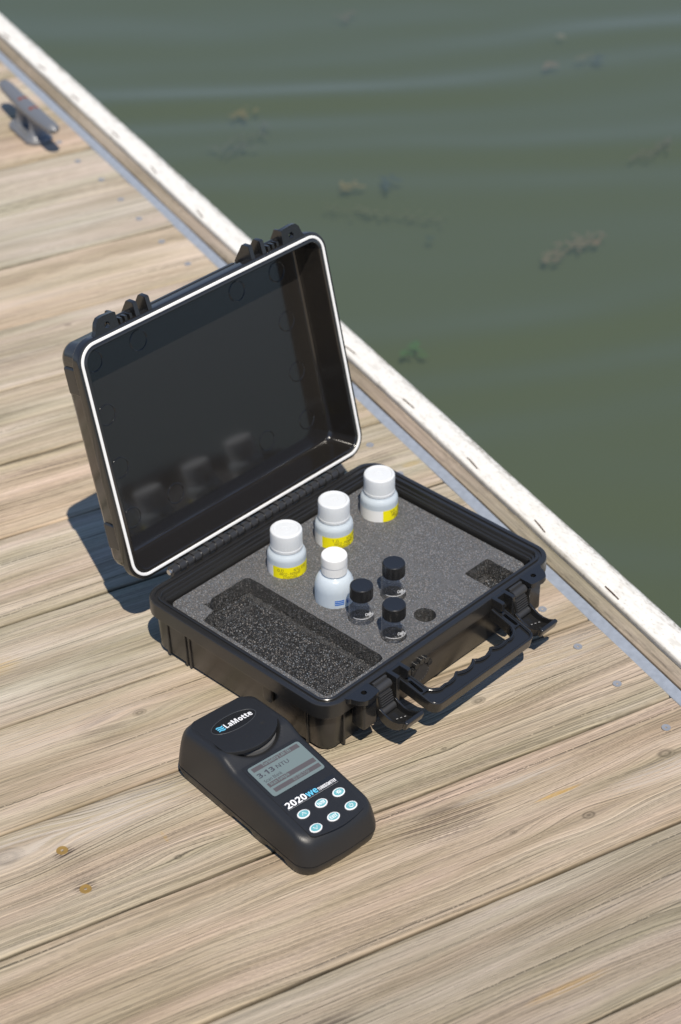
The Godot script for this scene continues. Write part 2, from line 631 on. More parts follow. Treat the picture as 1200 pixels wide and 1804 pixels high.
			hgt[p] = clampi(int(255.0 * (0.30 + 0.42 * ridge[x] + 0.30 * (s - 0.5) + 0.22 * (sp - 0.5) - 0.25 * pit - 0.55 * cr + 0.1 * kn)), 0, 255)
	var m := StandardMaterial3D.new()
	m.albedo_texture = tex_of(w, h, col, Image.FORMAT_RGB8)
	m.roughness = 0.82
	m.metallic_specular = 0.35
	m.heightmap_enabled = true
	m.heightmap_texture = tex_of(w, h, hgt, Image.FORMAT_L8)
	m.heightmap_scale = 0.16
	return m

const XL := -2.4          # left end of the planks that are built
const X0 := -1.0          # where a plank's texture begins
const X1 := 0.2195        # where they meet the metal strip
func soften(a: PackedFloat32Array, r: int) -> PackedFloat32Array:
	var o := a.duplicate()
	for i in range(r, a.size() - r):
		var t := 0.0
		for k in range(-r, r + 1): t += a[i + k]
		o[i] = t / (2 * r + 1)
	return o

func plank_mesh(seed_: int, z0: float, z1: float, top: float) -> ArrayMesh:
	var n := noise(seed_ + 77, 1.0, 3)
	var b := MB.new()
	var nx := 90
	var rings := []
	var th := 0.036
	var r := 0.0030
	for i in nx + 1:
		var x := lerpf(XL, X1, float(i) / nx)
		var a := z0 + 0.0006 + 0.0011 * n.get_noise_2d(x * 9.0, 1.0)
		var c := z1 - 0.0006 + 0.0011 * n.get_noise_2d(x * 9.0, 7.0)
		if i == nx: x += 0.0
		var lift := top + 0.0008 * n.get_noise_2d(x * 4.0, 3.0)
		var ring := PackedVector3Array()
		for k in 5:
			var an := PI / 2 * k / 4.0
			ring.append(Vector3(x, lift - r * (1.0 - sin(an)), a + r * (1.0 - cos(an))))
		for k in range(1, 8):
			var f := k / 8.0
			ring.append(Vector3(x, lift + 0.0007 * sin(PI * f), lerpf(a + r, c - r, f)))
		for k in 5:
			var an := PI / 2 * (1.0 - k / 4.0)
			ring.append(Vector3(x, lift - r * (1.0 - sin(an)), c - r * (1.0 - cos(an))))
		ring.append(Vector3(x, lift - th, c))
		ring.append(Vector3(x, lift - th, a))
		rings.append(ring)
	b.loft(rings)
	b.has_uv = true
	for i in b.t.size():
		var p := b.t[i]
		b.uv[i] = Vector2((p.x - X0) / (X1 - X0), clampf((p.z - z0) / (z1 - z0), 0.003, 0.997))
	return b.mesh(50.0)

func screw_mesh() -> ArrayMesh:
	# a countersunk head with a square socket
	var b := MB.new()
	b.lathe([Vector2(0.0012, -0.012), Vector2(0.0024, -0.004), Vector2(0.0052, -0.0006), Vector2(0.0055, 0.0), Vector2(0.0052, 0.0005), Vector2(0.0035, 0.0003), Vector2(0.0014, 0.0001), Vector2(0.0011, -0.0024), Vector2(0.0002, -0.0025)], 24)
	return b.mesh(30.0)

# ---------------------------------------------------------------- scene
func _ready() -> void:
	var cam := Camera3D.new()
	cam.name = "camera"
	add_child(cam)
	cam.position = Vector3(-0.81914, 1.33249, 1.45873)
	cam.rotation = Vector3(deg_to_rad(-35.4197), deg_to_rad(-28.9741), deg_to_rad(-0.1923))
	cam.near = 0.05
	cam.far = 800.0
	var at := CameraAttributesPhysical.new()
	at.frustum_focal_length = 48.5     # an upright frame 24 mm tall, the same angle of view as 27.79 degrees
	at.frustum_focus_distance = 1.97
	at.frustum_far = 800.0
	at.exposure_aperture = 3.9
	cam.attributes = at
	cam.fov = 27.79

	var env := Environment.new()
	env.background_mode = Environment.BG_SKY
	var sky := Sky.new()
	var sm := ProceduralSkyMaterial.new()
	sm.sky_top_color = lin(0.12, 0.22, 0.44)
	sm.sky_horizon_color = lin(0.48, 0.60, 0.76)
	sm.sky_curve = 0.14
	sm.sun_angle_max = 12.0
	sm.sun_curve = 0.08
	sm.ground_bottom_color = lin(0.06, 0.08, 0.06)
	sm.ground_horizon_color = lin(0.30, 0.36, 0.40)
	sky.sky_material = sm
	env.sky = sky
	env.background_energy_multiplier = 1.0
	env.tonemap_mode = Environment.TONE_MAPPER_LINEAR
	env.tonemap_exposure = 1.0
	env.sdfgi_enabled = true
	env.ssao_enabled = true
	env.ssil_enabled = true
	var we := WorldEnvironment.new()
	we.name = "environment"
	we.environment = env
	add_child(we)
	var sun := DirectionalLight3D.new()
	sun.name = "sun"
	sun.light_energy = 1.6
	sun.light_color = Color(1.0, 0.965, 0.91)
	sun.light_angular_distance = 0.5
	sun.shadow_enabled = true
	add_child(sun)
	sun.look_at_from_position(Vector3.ZERO, Vector3(0.149, -1.0, -0.522), Vector3.UP)

	materials()
	water()
	deck()
	bumper()
	case_kit()
	meter()
	cleat()
	weeds()

# ---------------------------------------------------------------- lake
func water() -> void:
	var n := 260
	var amp := noise(501, 0.35, 2)
	var b := PackedVector3Array(); var nr := PackedVector3Array(); var ix := PackedInt32Array()
	var h := func(x: float, z: float) -> float:
		var d := Vector2(x - 1.0, z + 1.6).length()
		var fade := 1.0 / (1.0 + d * d * 0.004)
		var a := x * 0.477 - z * 0.879      # away from the viewer
		var s := x * 0.879 + z * 0.477
		var ph := 1.5 * amp.get_noise_2d(s * 0.9, a * 1.6)
		return fade * (0.0013 * sin(a * 33.0 - s * 1.8 + ph * 7.0) + 0.0014 * sin(a * 22.0 + ph * 6.0 + s * 0.9) + 0.0019 * sin(a * 13.0 - s * 0.6 + ph * 5.0 + 1.0) + 0.0012 * amp.get_noise_2d(s * 5.0, a * 11.0))
	for j in n:
		for i in n:
			var fx := (float(i) / (n - 1) - 0.5) * 2.0
			var fz := (float(j) / (n - 1) - 0.5) * 2.0
			var x := 1.1 + 3.0 * fx + 290.0 * pow(absf(fx), 7.0) * signf(fx)
			var z := -1.4 + 3.0 * fz + 290.0 * pow(absf(fz), 7.0) * signf(fz)
			var e := 0.01
			var y: float = h.call(x, z)
			var dx: float = (h.call(x + e, z) - y) / e
			var dz: float = (h.call(x, z + e) - y) / e
			b.append(Vector3(x, -0.40 + y, z))
			nr.append(Vector3(-dx, 1.0, -dz).normalized())
	for j in n - 1:
		for i in n - 1:
			var k := j * n + i
			ix.append_array([k, k + 1, k + n, k + 1, k + n + 1, k + n])
	var arr := []; arr.resize(Mesh.ARRAY_MAX)
	arr[Mesh.ARRAY_VERTEX] = b; arr[Mesh.ARRAY_NORMAL] = nr; arr[Mesh.ARRAY_INDEX] = ix
	var am := ArrayMesh.new()
	am.add_surface_from_arrays(Mesh.PRIMITIVE_TRIANGLES, arr)
	var murk := lin(0.080, 0.099, 0.044)
	var m := mat(Color(murk.r, murk.g, murk.b, 0.42), 0.11, 0.0, 0.66)
	m.transparency = BaseMaterial3D.TRANSPARENCY_ALPHA
	M.water = m
	structure(part("lake_water", am, m))
	# sheet added just under the surface, standing for the murk below the weed
	var murk_sheet := MB.new()
	murk_sheet.quad(Vector3(-300, -0.427, -300), Vector3(-300, -0.427, 300), Vector3(300, -0.427, 300), Vector3(300, -0.427, -300))
	structure(part("murk_layer", murk_sheet.mesh(), mat(lin(0.092, 0.111, 0.049), 0.95)))

# ---------------------------------------------------------------- dock
const GAPS := [-1.9, -1.758, -1.615, -1.472, -1.330, -1.173, -1.0325, -0.891, -0.742, -0.602, -0.455, -0.319, -0.1753, -0.0268, 0.1121, 0.2527, 0.3993, 0.5543, 0.697, 0.84]
func deck() -> void:
	var d := base("dock_deck")
	structure(d)
	var rng := RandomNumberGenerator.new(); rng.seed = 7
	# [u, v, size] of the knots, from the plank's left back corner
	var knots := {
		13: [[-0.248 - X0, 0.046, 0.013], [0.12 - X0, 0.10, 0.007]],
		14: [[-0.435 - X0, 0.030, 0.030], [0.05 - X0, 0.055, 0.014], [-0.30 - X0, 0.105, 0.009], [-0.016 - X0, 0.098, 0.006]],
		15: [[0.053 - X0, 0.100, 0.013], [0.165 - X0, 0.066, 0.018], [-0.02 - X0, 0.085, 0.007]],
		16: [[0.16 - X0, 0.075, 0.03]],
		8: [[-0.015 - X0, 0.033, 0.009]],
		11: [[0.15 - X0, 0.05, 0.010]],
		4: [[-0.02 - X0, 0.06, 0.01]],
	}
	# [u, v, half length, half width, strength, 1 for an ochre scrape]
	var stains := {
		15: [[-0.065 - X0, 0.045, 0.065, 0.026, 0.8, 0], [0.16 - X0, 0.085, 0.10, 0.016, 0.9, 2], [0.02 - X0, 0.03, 0.08, 0.008, 0.9, 2], [0.045 - X0, 0.062, 0.030, 0.003, 1.0, 1]],
		14: [[-0.36 - X0, 0.025, 0.16, 0.026, 1.2, 2], [0.12 - X0, 0.03, 0.13, 0.03, 1.0, 2], [-0.30 - X0, 0.075, 0.0022, 0.011, 0.6, 1], [-0.388 - X0, 0.050, 0.013, 0.008, 1.3, 0], [-0.388 - X0, 0.098, 0.013, 0.008, 1.3, 0], [-0.385 - X0, 0.07, 0.02, 0.05, 0.35, 0], [-0.05 - X0, 0.025, 0.12, 0.015, 0.4, 0]],
		13: [[-0.34 - X0, 0.03, 0.15, 0.02, 0.6, 2], [0.14 - X0, 0.11, 0.08, 0.02, 0.9, 2], [-0.29 - X0, 0.05, 0.03, 0.03, 0.4, 0], [0.1 - X0, 0.1, 0.05, 0.02, 0.4, 0]],
		16: [[-0.28 - X0, 0.05, 0.045, 0.008, 0.9, 0], [-0.08 - X0, 0.115, 0.05, 0.006, 0.55, 1], [0.1 - X0, 0.11, 0.1, 0.02, 0.35, 0]],
		12: [[-0.36 - X0, 0.06, 0.05, 0.02, 0.5, 1], [-0.42 - X0, 0.1, 0.04, 0.02, 0.5, 0]],
		11: [[0.18 - X0, 0.07, 0.02, 0.02, 0.6, 0], [0.205 - X0, 0.095, 0.015, 0.006, 0.7, 1]],
		7: [[-0.1 - X0, 0.08, 0.2, 0.03, 0.8, 2]],
		6: [[0.05 - X0, 0.04, 0.2, 0.03, 0.9, 2]],
		8: [[-0.25 - X0, 0.1, 0.15, 0.03, 0.8, 2], [-0.10 - X0, 0.07, 0.09, 0.02, 0.5, 0]],
		9: [[-0.3 - X0, 0.10, 0.14, 0.03, 1.0, 2], [-0.2 - X0, 0.05, 0.1, 0.02, 0.4, 0]],
		10: [[-0.3 - X0, 0.09, 0.1, 0.03, 0.4, 0]],
	}
	var screw := screw_mesh()
	for k in GAPS.size() - 1:
		var near: bool = k >= 8
		var w := 1024 if near else 640
		var hh := 256 if near else 128
		var warm := rng.randf_range(-0.02, 0.02)
		var li := rng.randf_range(0.93, 1.08)
		li *= 0.80 if k >= 14 else 0.93
		var tone := Color(0.384 * li + warm, 0.322 * li, 0.233 * li - warm * 0.6)
		var con: float = [1.0, 0.9, 1.2, 0.8, 1.0, 0.9, 0.8, 0.9, 1.0, 0.9, 1.1, 1.0, 0.75, 0.6, 1.25, 1.1, 0.9, 0.8, 1.0][k]
		var top := rng.randf_range(-0.0012, 0.0004)
		if k == 14: top = 0.0
		if k == 12 or k == 13: top = minf(top, 0.0)
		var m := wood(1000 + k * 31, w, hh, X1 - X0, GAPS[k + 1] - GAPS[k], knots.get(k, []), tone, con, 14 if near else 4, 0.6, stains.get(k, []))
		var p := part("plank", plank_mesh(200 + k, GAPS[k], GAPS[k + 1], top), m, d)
		for f in [0.255, 0.735]:
			var z: float = lerpf(GAPS[k], GAPS[k + 1], f) + rng.randf_range(-0.003, 0.003)
			part("screw", screw, M.screw, p, Transform3D(Basis(Vector3.UP, rng.randf() * TAU).scaled(Vector3(0.85, 1.0, 0.85)), Vector3(0.186 + rng.randf_range(-0.003, 0.003), top + 0.0010, z)))
		if k == 14:
			for f in [0.35, 0.70]:
				var z: float = lerpf(GAPS[k], GAPS[k + 1], f) + (rng.randf_range(-0.004, 0.004))
				part("brass_screw", screw, M.brass, p, Transform3D(Basis(Vector3.UP, rng.randf() * TAU), Vector3(-0.389 + rng.randf_range(-0.002, 0.002), top + 0.0009, z)))
	# the dock goes on towards the photographer
	var mats: Array = []
	for q in d.get_children(): mats.append(q.material_override)
	for k in 24:
		var z0: float = 0.84 + 0.1437 * k
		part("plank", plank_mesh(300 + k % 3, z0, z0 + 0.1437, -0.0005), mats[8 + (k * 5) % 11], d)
	# bearers under the planks
	var joist_wood := mat(lin(0.2, 0.16, 0.11), 0.9)
	for x in [-2.2, -1.6, -0.98, -0.389, 0.187]:
		var jb := MB.new()
		jb.rbox(Vector3(0.05, 0.18, 6.3), 0.003, Transform3D(Basis.IDENTITY, Vector3(x, -0.129, 1.2)))
		part("joist", jb.mesh(), joist_wood, d)
	# galvanised angle along the plank ends
	var nz := noise(88, 1.0, 2)
	var rings := []
	for i in 151:
		var z := lerpf(-1.98, 4.30, i / 150.0)
		var a := 0.2215 + 0.0009 * nz.get_noise_2d(z * 6.0, 0.0)
		var c := 0.2365 + 0.0006 * nz.get_noise_2d(z * 5.0, 9.0)
		var y := -0.0025 + 0.0006 * nz.get_noise_2d(z * 3.0, 20.0)
		rings.append(PackedVector3Array([Vector3(a, y - 0.004, z), Vector3(a, y - 0.0006, z), Vector3(a + 0.0008, y, z), Vector3(c - 0.001, y, z), Vector3(c, y - 0.001, z), Vector3(c, y - 0.15, z), Vector3(c - 0.004, y - 0.15, z), Vector3(c - 0.004, y - 0.004, z)]))
	var sb := MB.new()
	sb.loft(rings)
	part("metal_edge_strip", sb.mesh(30.0), M.galv, d)
	# outer fascia board
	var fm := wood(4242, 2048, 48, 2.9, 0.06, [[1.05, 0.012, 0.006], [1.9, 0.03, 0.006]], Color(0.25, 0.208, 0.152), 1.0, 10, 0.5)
	fm.uv1_scale = Vector3.ONE
	var fb := MB.new()
	rings = []
	for i in 131:
		var z := lerpf(-1.98, 4.30, i / 130.0)
		var y := -0.003 + 0.001 * nz.get_noise_2d(z * 4.0, 31.0)
		var x := 0.2385 + 0.0008 * nz.get_noise_2d(z * 14.0, 41.0)
		rings.append(PackedVector3Array([Vector3(x, y - 0.19, z), Vector3(x, y - 0.003, z), Vector3(x + 0.0009, y - 0.0008, z), Vector3(x + 0.003, y, z), Vector3(0.2560, y, z), Vector3(0.2595, y - 0.004, z), Vector3(0.2595, y - 0.19, z)]))
	fb.loft(rings)
	fb.has_uv = true
	for i in fb.t.size():
		var p := fb.t[i]
		fb.uv[i] = Vector2((p.z + 1.98) / 2.9, clampf((p.x - 0.238) / 0.06 + absf(p.y) * 2.0, 0.01, 0.99))
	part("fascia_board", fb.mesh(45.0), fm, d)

func bumper() -> void:
	# white vinyl rub rail, stapled along its inner flange
	var nz := noise(99, 1.0, 3)
	var rings := []
	var prof := [[0.2600, -0.03], [0.2583, -0.002], [0.2590, 0.0005], [0.2602, 0.0015], [0.268, 0.0022], [0.280, 0.0032], [0.287, 0.0026], [0.2925, 0.0002], [0.2970, -0.0045], [0.2998, -0.012], [0.3005, -0.024], [0.2995, -0.05], [0.296, -0.075], [0.2880, -0.088], [0.2655, -0.09], [0.2600, -0.088]]
	for i in 201:
		var z := lerpf(-1.98, 4.30, i / 200.0)
		var r := PackedVector3Array()
		for k in prof.size():
			var wob := 0.0009 * nz.get_noise_2d(z * 5.0, k * 0.6)
			r.append(Vector3(prof[k][0] + wob * 0.8, prof[k][1] + wob, z))
		rings.append(r)
	var b := MB.new()
	b.loft(rings)
	# unroll: v runs over the profile from the inner flange to the outer foot
	b.has_uv = true
	for i in b.t.size():
		var p := b.t[i]
		var v := (p.x - 0.258) / 0.042 * 0.6 if p.y > -0.004 else 0.6 + clampf(-p.y / 0.09, 0.0, 1.0) * 0.39
		b.uv[i] = Vector2((p.z + 1.98) / 2.9, clampf(v, 0.0, 0.99))
	var w := 1500
	var h := 64
	var g := noise_bytes(61, 0.12, 4, w / 2, h, w, h)
	var g2 := noise_bytes(62, 0.3, 3, w, h, w, h)
	var g3 := noise_bytes(63, 0.03, 3, w / 4, h, w, h)
	var o := PackedByteArray(); o.resize(w * h * 3)
	for j in h:
		var v := float(j) / h
		var outer := smoothstep(0.30, 0.60, v)
		for i in w:
			var p := j * w + i
			var dirt := outer * smoothstep(0.38, 0.72, g[p] / 255.0 * 0.55 + g2[p] / 255.0 * 0.5) * (0.45 + g3[p] / 255.0)
			dirt += smoothstep(0.66, 0.84, g2[p] / 255.0) * 0.3 + smoothstep(0.52, 0.8, g[p] / 255.0) * 0.16 * (0.4 + g3[p] / 255.0)
			dirt += 0.25 * clampf(1.0 - v / 0.05, 0.0, 1.0)
			var c := lin(0.74, 0.715, 0.66).lerp(lin(0.22, 0.195, 0.15), clampf(dirt, 0.0, 1.0))
			o[p * 3] = c.r8; o[p * 3 + 1] = c.g8; o[p * 3 + 2] = c.b8
	var m := mat(Color.WHITE, 0.5)
	m.albedo_texture = tex_of(w, h, o, Image.FORMAT_RGB8)
	var root := part("dock_bumper", b.mesh(40.0), m)
	tag(root, "white vinyl bumper strip along the water edge of the dock", "dock bumper")
	var st := MB.new()
	var sp := []
	for k in 7: sp.append(Vector3(0.0, -0.0003 + 0.0006 * sin(PI * k / 6.0), lerpf(-0.0125, 0.0125, k / 6.0)))
	st.tube(sp, 0.00075, 6)
	var sm := st.mesh()
	for z in [-1.765, -1.623, -1.476, -1.341, -1.191, -1.055, -0.9, -0.762, -0.621, -0.477, -0.333, -0.188, -0.047, 0.09, 0.232, 0.376]:
		part("staple", sm, M.staple, root, Transform3D(Basis(Vector3.UP, 0.12 * sin(z * 37.0)), Vector3(0.2655 + 0.0012 * sin(z * 51.0), 0.0026, z)))

# ---------------------------------------------------------------- the case and what it holds (case axes: x along the hinge, z towards the handle)
var CX: Transform3D
const W2 := 0.170
const D2 := 0.12965
const CH := 0.0651

func case_kit() -> void:
	CX = Transform3D(Basis(Vector3.UP, deg_to_rad(17.333)), Vector3.ZERO)
	var c := base("equipment_case", CX)
	tag(c, "open black plastic carrying case with its lid leaning back, foam inside", "case")
	# ---- lower shell
	var R := 0.023
	var prof := [[0.0165, 0.0], [0.0115, 0.0012], [0.009, 0.005], [0.0068, 0.0465], [0.0064, 0.0472], [0.0010, 0.0476], [0.0003, 0.0483], [0.0, 0.0500], [0.0, 0.0632], [0.0005, 0.0645], [0.0018, 0.0651], [0.0046, 0.0651], [0.0054, 0.0648], [0.0058, 0.0632], [0.0082, 0.0630], [0.0086, 0.0644], [0.0092, 0.0649], [0.0112, 0.0649], [0.0118, 0.0643], [0.0124, 0.0608], [0.0146, 0.0604], [0.0151, 0.0580], [0.0168, 0.0577], [0.0175, 0.0565], [0.0205, 0.0045]]
	var rings := []
	for p in prof: rings.append(MB.rrect(W2 - p[0], D2 - p[0], maxf(R - p[0], 0.005), p[1], 10, 4))
	var b := MB.new()
	b.loft(rings, true, true)
	var shell := part("lower_shell", b.mesh(32.0), M.plastic, c)
	# ribs and panels on the walls
	for f in [[-0.0985, 0.0016], [-0.0725, 0.0013], [-0.0665, 0.0013], [0.0965, 0.0016]]:
		for s in [-1.0, 1.0]:
			var rb := MB.new()
			rb.rbox(Vector3(0.006, 0.0440, f[1] * 2.0), 0.0008, Transform3D(Basis(Vector3(0, 0, 1), -s * 0.04), Vector3(s * 0.1606, 0.0246, f[0])))
			part("rib", rb.mesh(), M.plastic, shell)
	for s in [-1.0, 1.0]:
		# short reinforced block on the side walls
		var pb := MB.new()
		pb.prism(PackedVector2Array([Vector2(-0.0068, 0.0), Vector2(0.0068, 0.0), Vector2(0.0064, -0.0185), Vector2(0.0035, -0.022), Vector2(-0.0035, -0.022), Vector2(-0.0064, -0.0185)]), 0.007, Transform3D(Basis(Vector3.UP, -PI / 2 if s < 0 else PI / 2), Vector3(s * 0.1588, 0.0478, 0.046)), 0.0012)
		part("side_block", pb.mesh(), M.plastic, shell)
		# thicker corner walls at the front
		for x in [0.1395, 0.110]:
			var fr := MB.new()
			fr.rbox(Vector3(0.0028, 0.044, 0.005), 0.0008, Transform3D(Basis.IDENTITY, Vector3(s * x, 0.0246, 0.1218)))
			part("rib", fr.mesh(), M.plastic, shell)
		# padlock lug with its screw post
		var lc := PackedVector2Array()
		for q in [[0.0185, -0.0017], [0.0185, 0.0], [0.0172, 0.0022], [0.0152, 0.004], [0.0145, 0.007], [0.0125, 0.0115], [0.0085, 0.0158], [0.0030, 0.0172], [-0.0100, 0.0155], [-0.0125, 0.0140], [-0.0127, -0.0017]]: lc.append(Vector2(q[0] * s, q[1]))
		var flat := Transform3D(Basis(Vector3(1, 0, 0), Vector3(0, 0, 1), Vector3(0, -1, 0)), Vector3(s * 0.1255, CH + 0.0002, D2))
		var lg := MB.new()
		plate(lg, lc, [ellipse(0.0029, 0.0029, Vector2(0, 0.0061), 20)], 0.0058, flat)
		part("padlock_lug", lg.mesh(30.0), M.plastic_smooth, c)
		var post := MB.new()
		post.rbox(Vector3(0.0185, 0.0345, 0.017), 0.0022, Transform3D(Basis.IDENTITY, Vector3(s * 0.1225, 0.0418, 0.1335)))
		part("lug_post", post.mesh(), M.plastic_smooth, c)
		# pair of hinge cheeks that carry the handle
		for k in [[0.0858, 0.0138, 0.036], [0.0702, 0.0138, 0.0135]]:
			var ch := MB.new()
			var dp: float = k[1]
			ch.prism(PackedVector2Array([Vector2(-0.004, 0.0), Vector2(dp - 0.0012, 0.0), Vector2(dp, -0.0012), Vector2(dp, -k[2] + 0.004), Vector2(dp - 0.004, -k[2]), Vector2(-0.006, -k[2])]), 0.0046, Transform3D(Basis(Vector3(0, 0, 1), Vector3(0, 1, 0), Vector3(-1, 0, 0)), Vector3(s * k[0] + 0.0023, CH - 0.0002, D2)), 0.0006)
			part("hinge_cheek", ch.mesh(), M.plastic_smooth, c)
		var brg := MB.new()
		brg.rbox(Vector3(0.013, 0.013, 0.0035), 0.0005, Transform3D(Basis.IDENTITY, Vector3(s * 0.078, CH - 0.0068, D2 + 0.0012)))
		part("cheek_web", brg.mesh(), M.plastic_smooth, c)
		latch(c, s)
	handle(c)
	# pressure valve
	var vb := MB.new()
	var oct := PackedVector2Array()
	for k in 8: oct.append(Vector2(cos(TAU * (k + 0.5) / 8.0), sin(TAU * (k + 0.5) / 8.0)) * 0.0142)
	vb.prism(oct, 0.0085, Transform3D(Basis.IDENTITY, Vector3(-0.0390, 0.0358, 0.1225)), 0.0012)
	var valve := part("pressure_valve", vb.mesh(), M.plastic_matte, c)
	var vl := MB.new()
	for k in 5:
		var a := deg_to_rad(25.0 + 32.0 * k)
		vl.tube([Vector3(-0.0390 + cos(a) * 0.0132, 0.0358 + sin(a) * 0.0132, 0.1215), Vector3(-0.0390 + cos(a) * 0.0132, 0.0358 + sin(a) * 0.0132, 0.1325)], 0.0034, 12)
	part("grip_lobes", vl.mesh(), M.plastic_smooth, valve)
	var vt := MB.new()
	for k in 22:
		var a := TAU * k / 22.0
		vt.rbox(Vector3(0.0005, 0.0013, 0.0004), 0.0001, Transform3D(Basis(Vector3(0, 0, 1), a), Vector3(-0.0390 - sin(a) * 0.0108, 0.0358 + cos(a) * 0.0108, 0.13115)))
	part("dial_marks", vt.mesh(), mat(lin(0.12, 0.12, 0.12), 0.5), valve)
	hinge(c)
	lid(c)
	foam()
	bottles()

func latch(c: Node3D, s: float) -> void:
	var l := Node3D.new()
	l.name = numbered(c, "latch")
	l.position = Vector3(s * 0.1008, 0.0, 0.0)
	c.add_child(l, true)
	var tip := 0.046 if s < 0 else 0.0405
	# link with two rolled ends and ribs between
	var b := MB.new()
	for e in [[0.0585, 0.1368, 0.0044], [0.0345, 0.1432, 0.0042]]:
		b.tube([Vector3(-0.0092, e[0], e[1]), Vector3(0.0092, e[0], e[1])], e[2], 16)
	var dirv := (Vector3(0, 0.0345, 0.1432) - Vector3(0, 0.0585, 0.1368))
	var up := -dirv.normalized()
	var fwd := Vector3(1, 0, 0).cross(up).normalized()
	var mid := Vector3(0, 0.0465, 0.140)
	b.rbox(Vector3(0.0165, dirv.length() - 0.006, 0.0030), 0.0004, Transform3D(Basis(Vector3(1, 0, 0), up, fwd), mid))
	for k in 5:
		b.rbox(Vector3(0.0165, 0.0011, 0.0042), 0.0003, Transform3D(Basis(Vector3(1, 0, 0), up, fwd), mid + up * (k - 2.0) * 0.0026 + fwd * 0.0012))
	part("latch_link", b.mesh(), M.plastic_matte, l)
	var hk := MB.new()
	hk.rbox(Vector3(0.0185, 0.009, 0.003), 0.0006, Transform3D(Basis(Vector3(1, 0, 0), -0.25), Vector3(0, 0.0605, 0.1335)))
	part("latch_hook", hk.mesh(), M.plastic_matte, l)
	# lever, swung out: two curved cheeks, a floor and a thumb bar
	var t := tip - 0.042
	var lv := MB.new()
	var sp := PackedVector2Array()
	for q in [[0.1405, 0.0405, 0.0], [0.1445, 0.0415, 0.05], [0.149, 0.0385, 0.15], [0.155, 0.0355, 0.3], [0.162, 0.0345, 0.5], [0.169, 0.0358, 0.7], [0.1755, 0.0392, 0.9], [0.1768, 0.037, 1.0], [0.1755, 0.0325, 1.0], [0.170, 0.0275, 0.8], [0.162, 0.0245, 0.5], [0.154, 0.0245, 0.3], [0.147, 0.0275, 0.1], [0.1415, 0.0335, 0.0]]: sp.append(Vector2(q[0], q[1] + t * q[2]))
	for e in [-0.0122, 0.0100]:
		lv.prism(sp, 0.0022, Transform3D(Basis(Vector3(0, 0, 1), Vector3(0, 1, 0), Vector3(-1, 0, 0)), Vector3(e + 0.0022, 0, 0)), 0.0004)
	var fl := PackedVector2Array()
	for q in [[0.1440, 0.0312, 0.1], [0.154, 0.0283, 0.3], [0.162, 0.0283, 0.5], [0.170, 0.0312, 0.8], [0.1745, 0.0345, 1.0], [0.1745, 0.0325, 1.0], [0.170, 0.0285, 0.8], [0.162, 0.0257, 0.5], [0.154, 0.0257, 0.3], [0.147, 0.0285, 0.1]]: fl.append(Vector2(q[0], q[1] + t * q[2]))
	lv.prism(fl, 0.0208, Transform3D(Basis(Vector3(0, 0, 1), Vector3(0, 1, 0), Vector3(-1, 0, 0)), Vector3(0.0104, 0, 0)), 0.0)
	part("latch_lever", lv.mesh(34.0), M.plastic_smooth, l)
	var tb := MB.new()
	tb.rbox(Vector3(0.0252, 0.0105, 0.0048), 0.0018, Transform3D(Basis(Vector3(1, 0, 0), 0.35), Vector3(0, 0.0358 + t, 0.1765)))
	part("thumb_bar", tb.mesh(), M.plastic_smooth, l)
	var pn := MB.new()
	for k in 3:
		pn.tube([Vector3(-0.004 + k * 0.004, 0.0312 + t * 0.4, 0.1585 + k * 0.0015), Vector3(-0.0022 + k * 0.004, 0.0312 + t * 0.4, 0.1592 + k * 0.0015)], 0.00045, 6)
	part("mould_marks", pn.mesh(), mat(lin(0.25, 0.25, 0.25), 0.4), l)

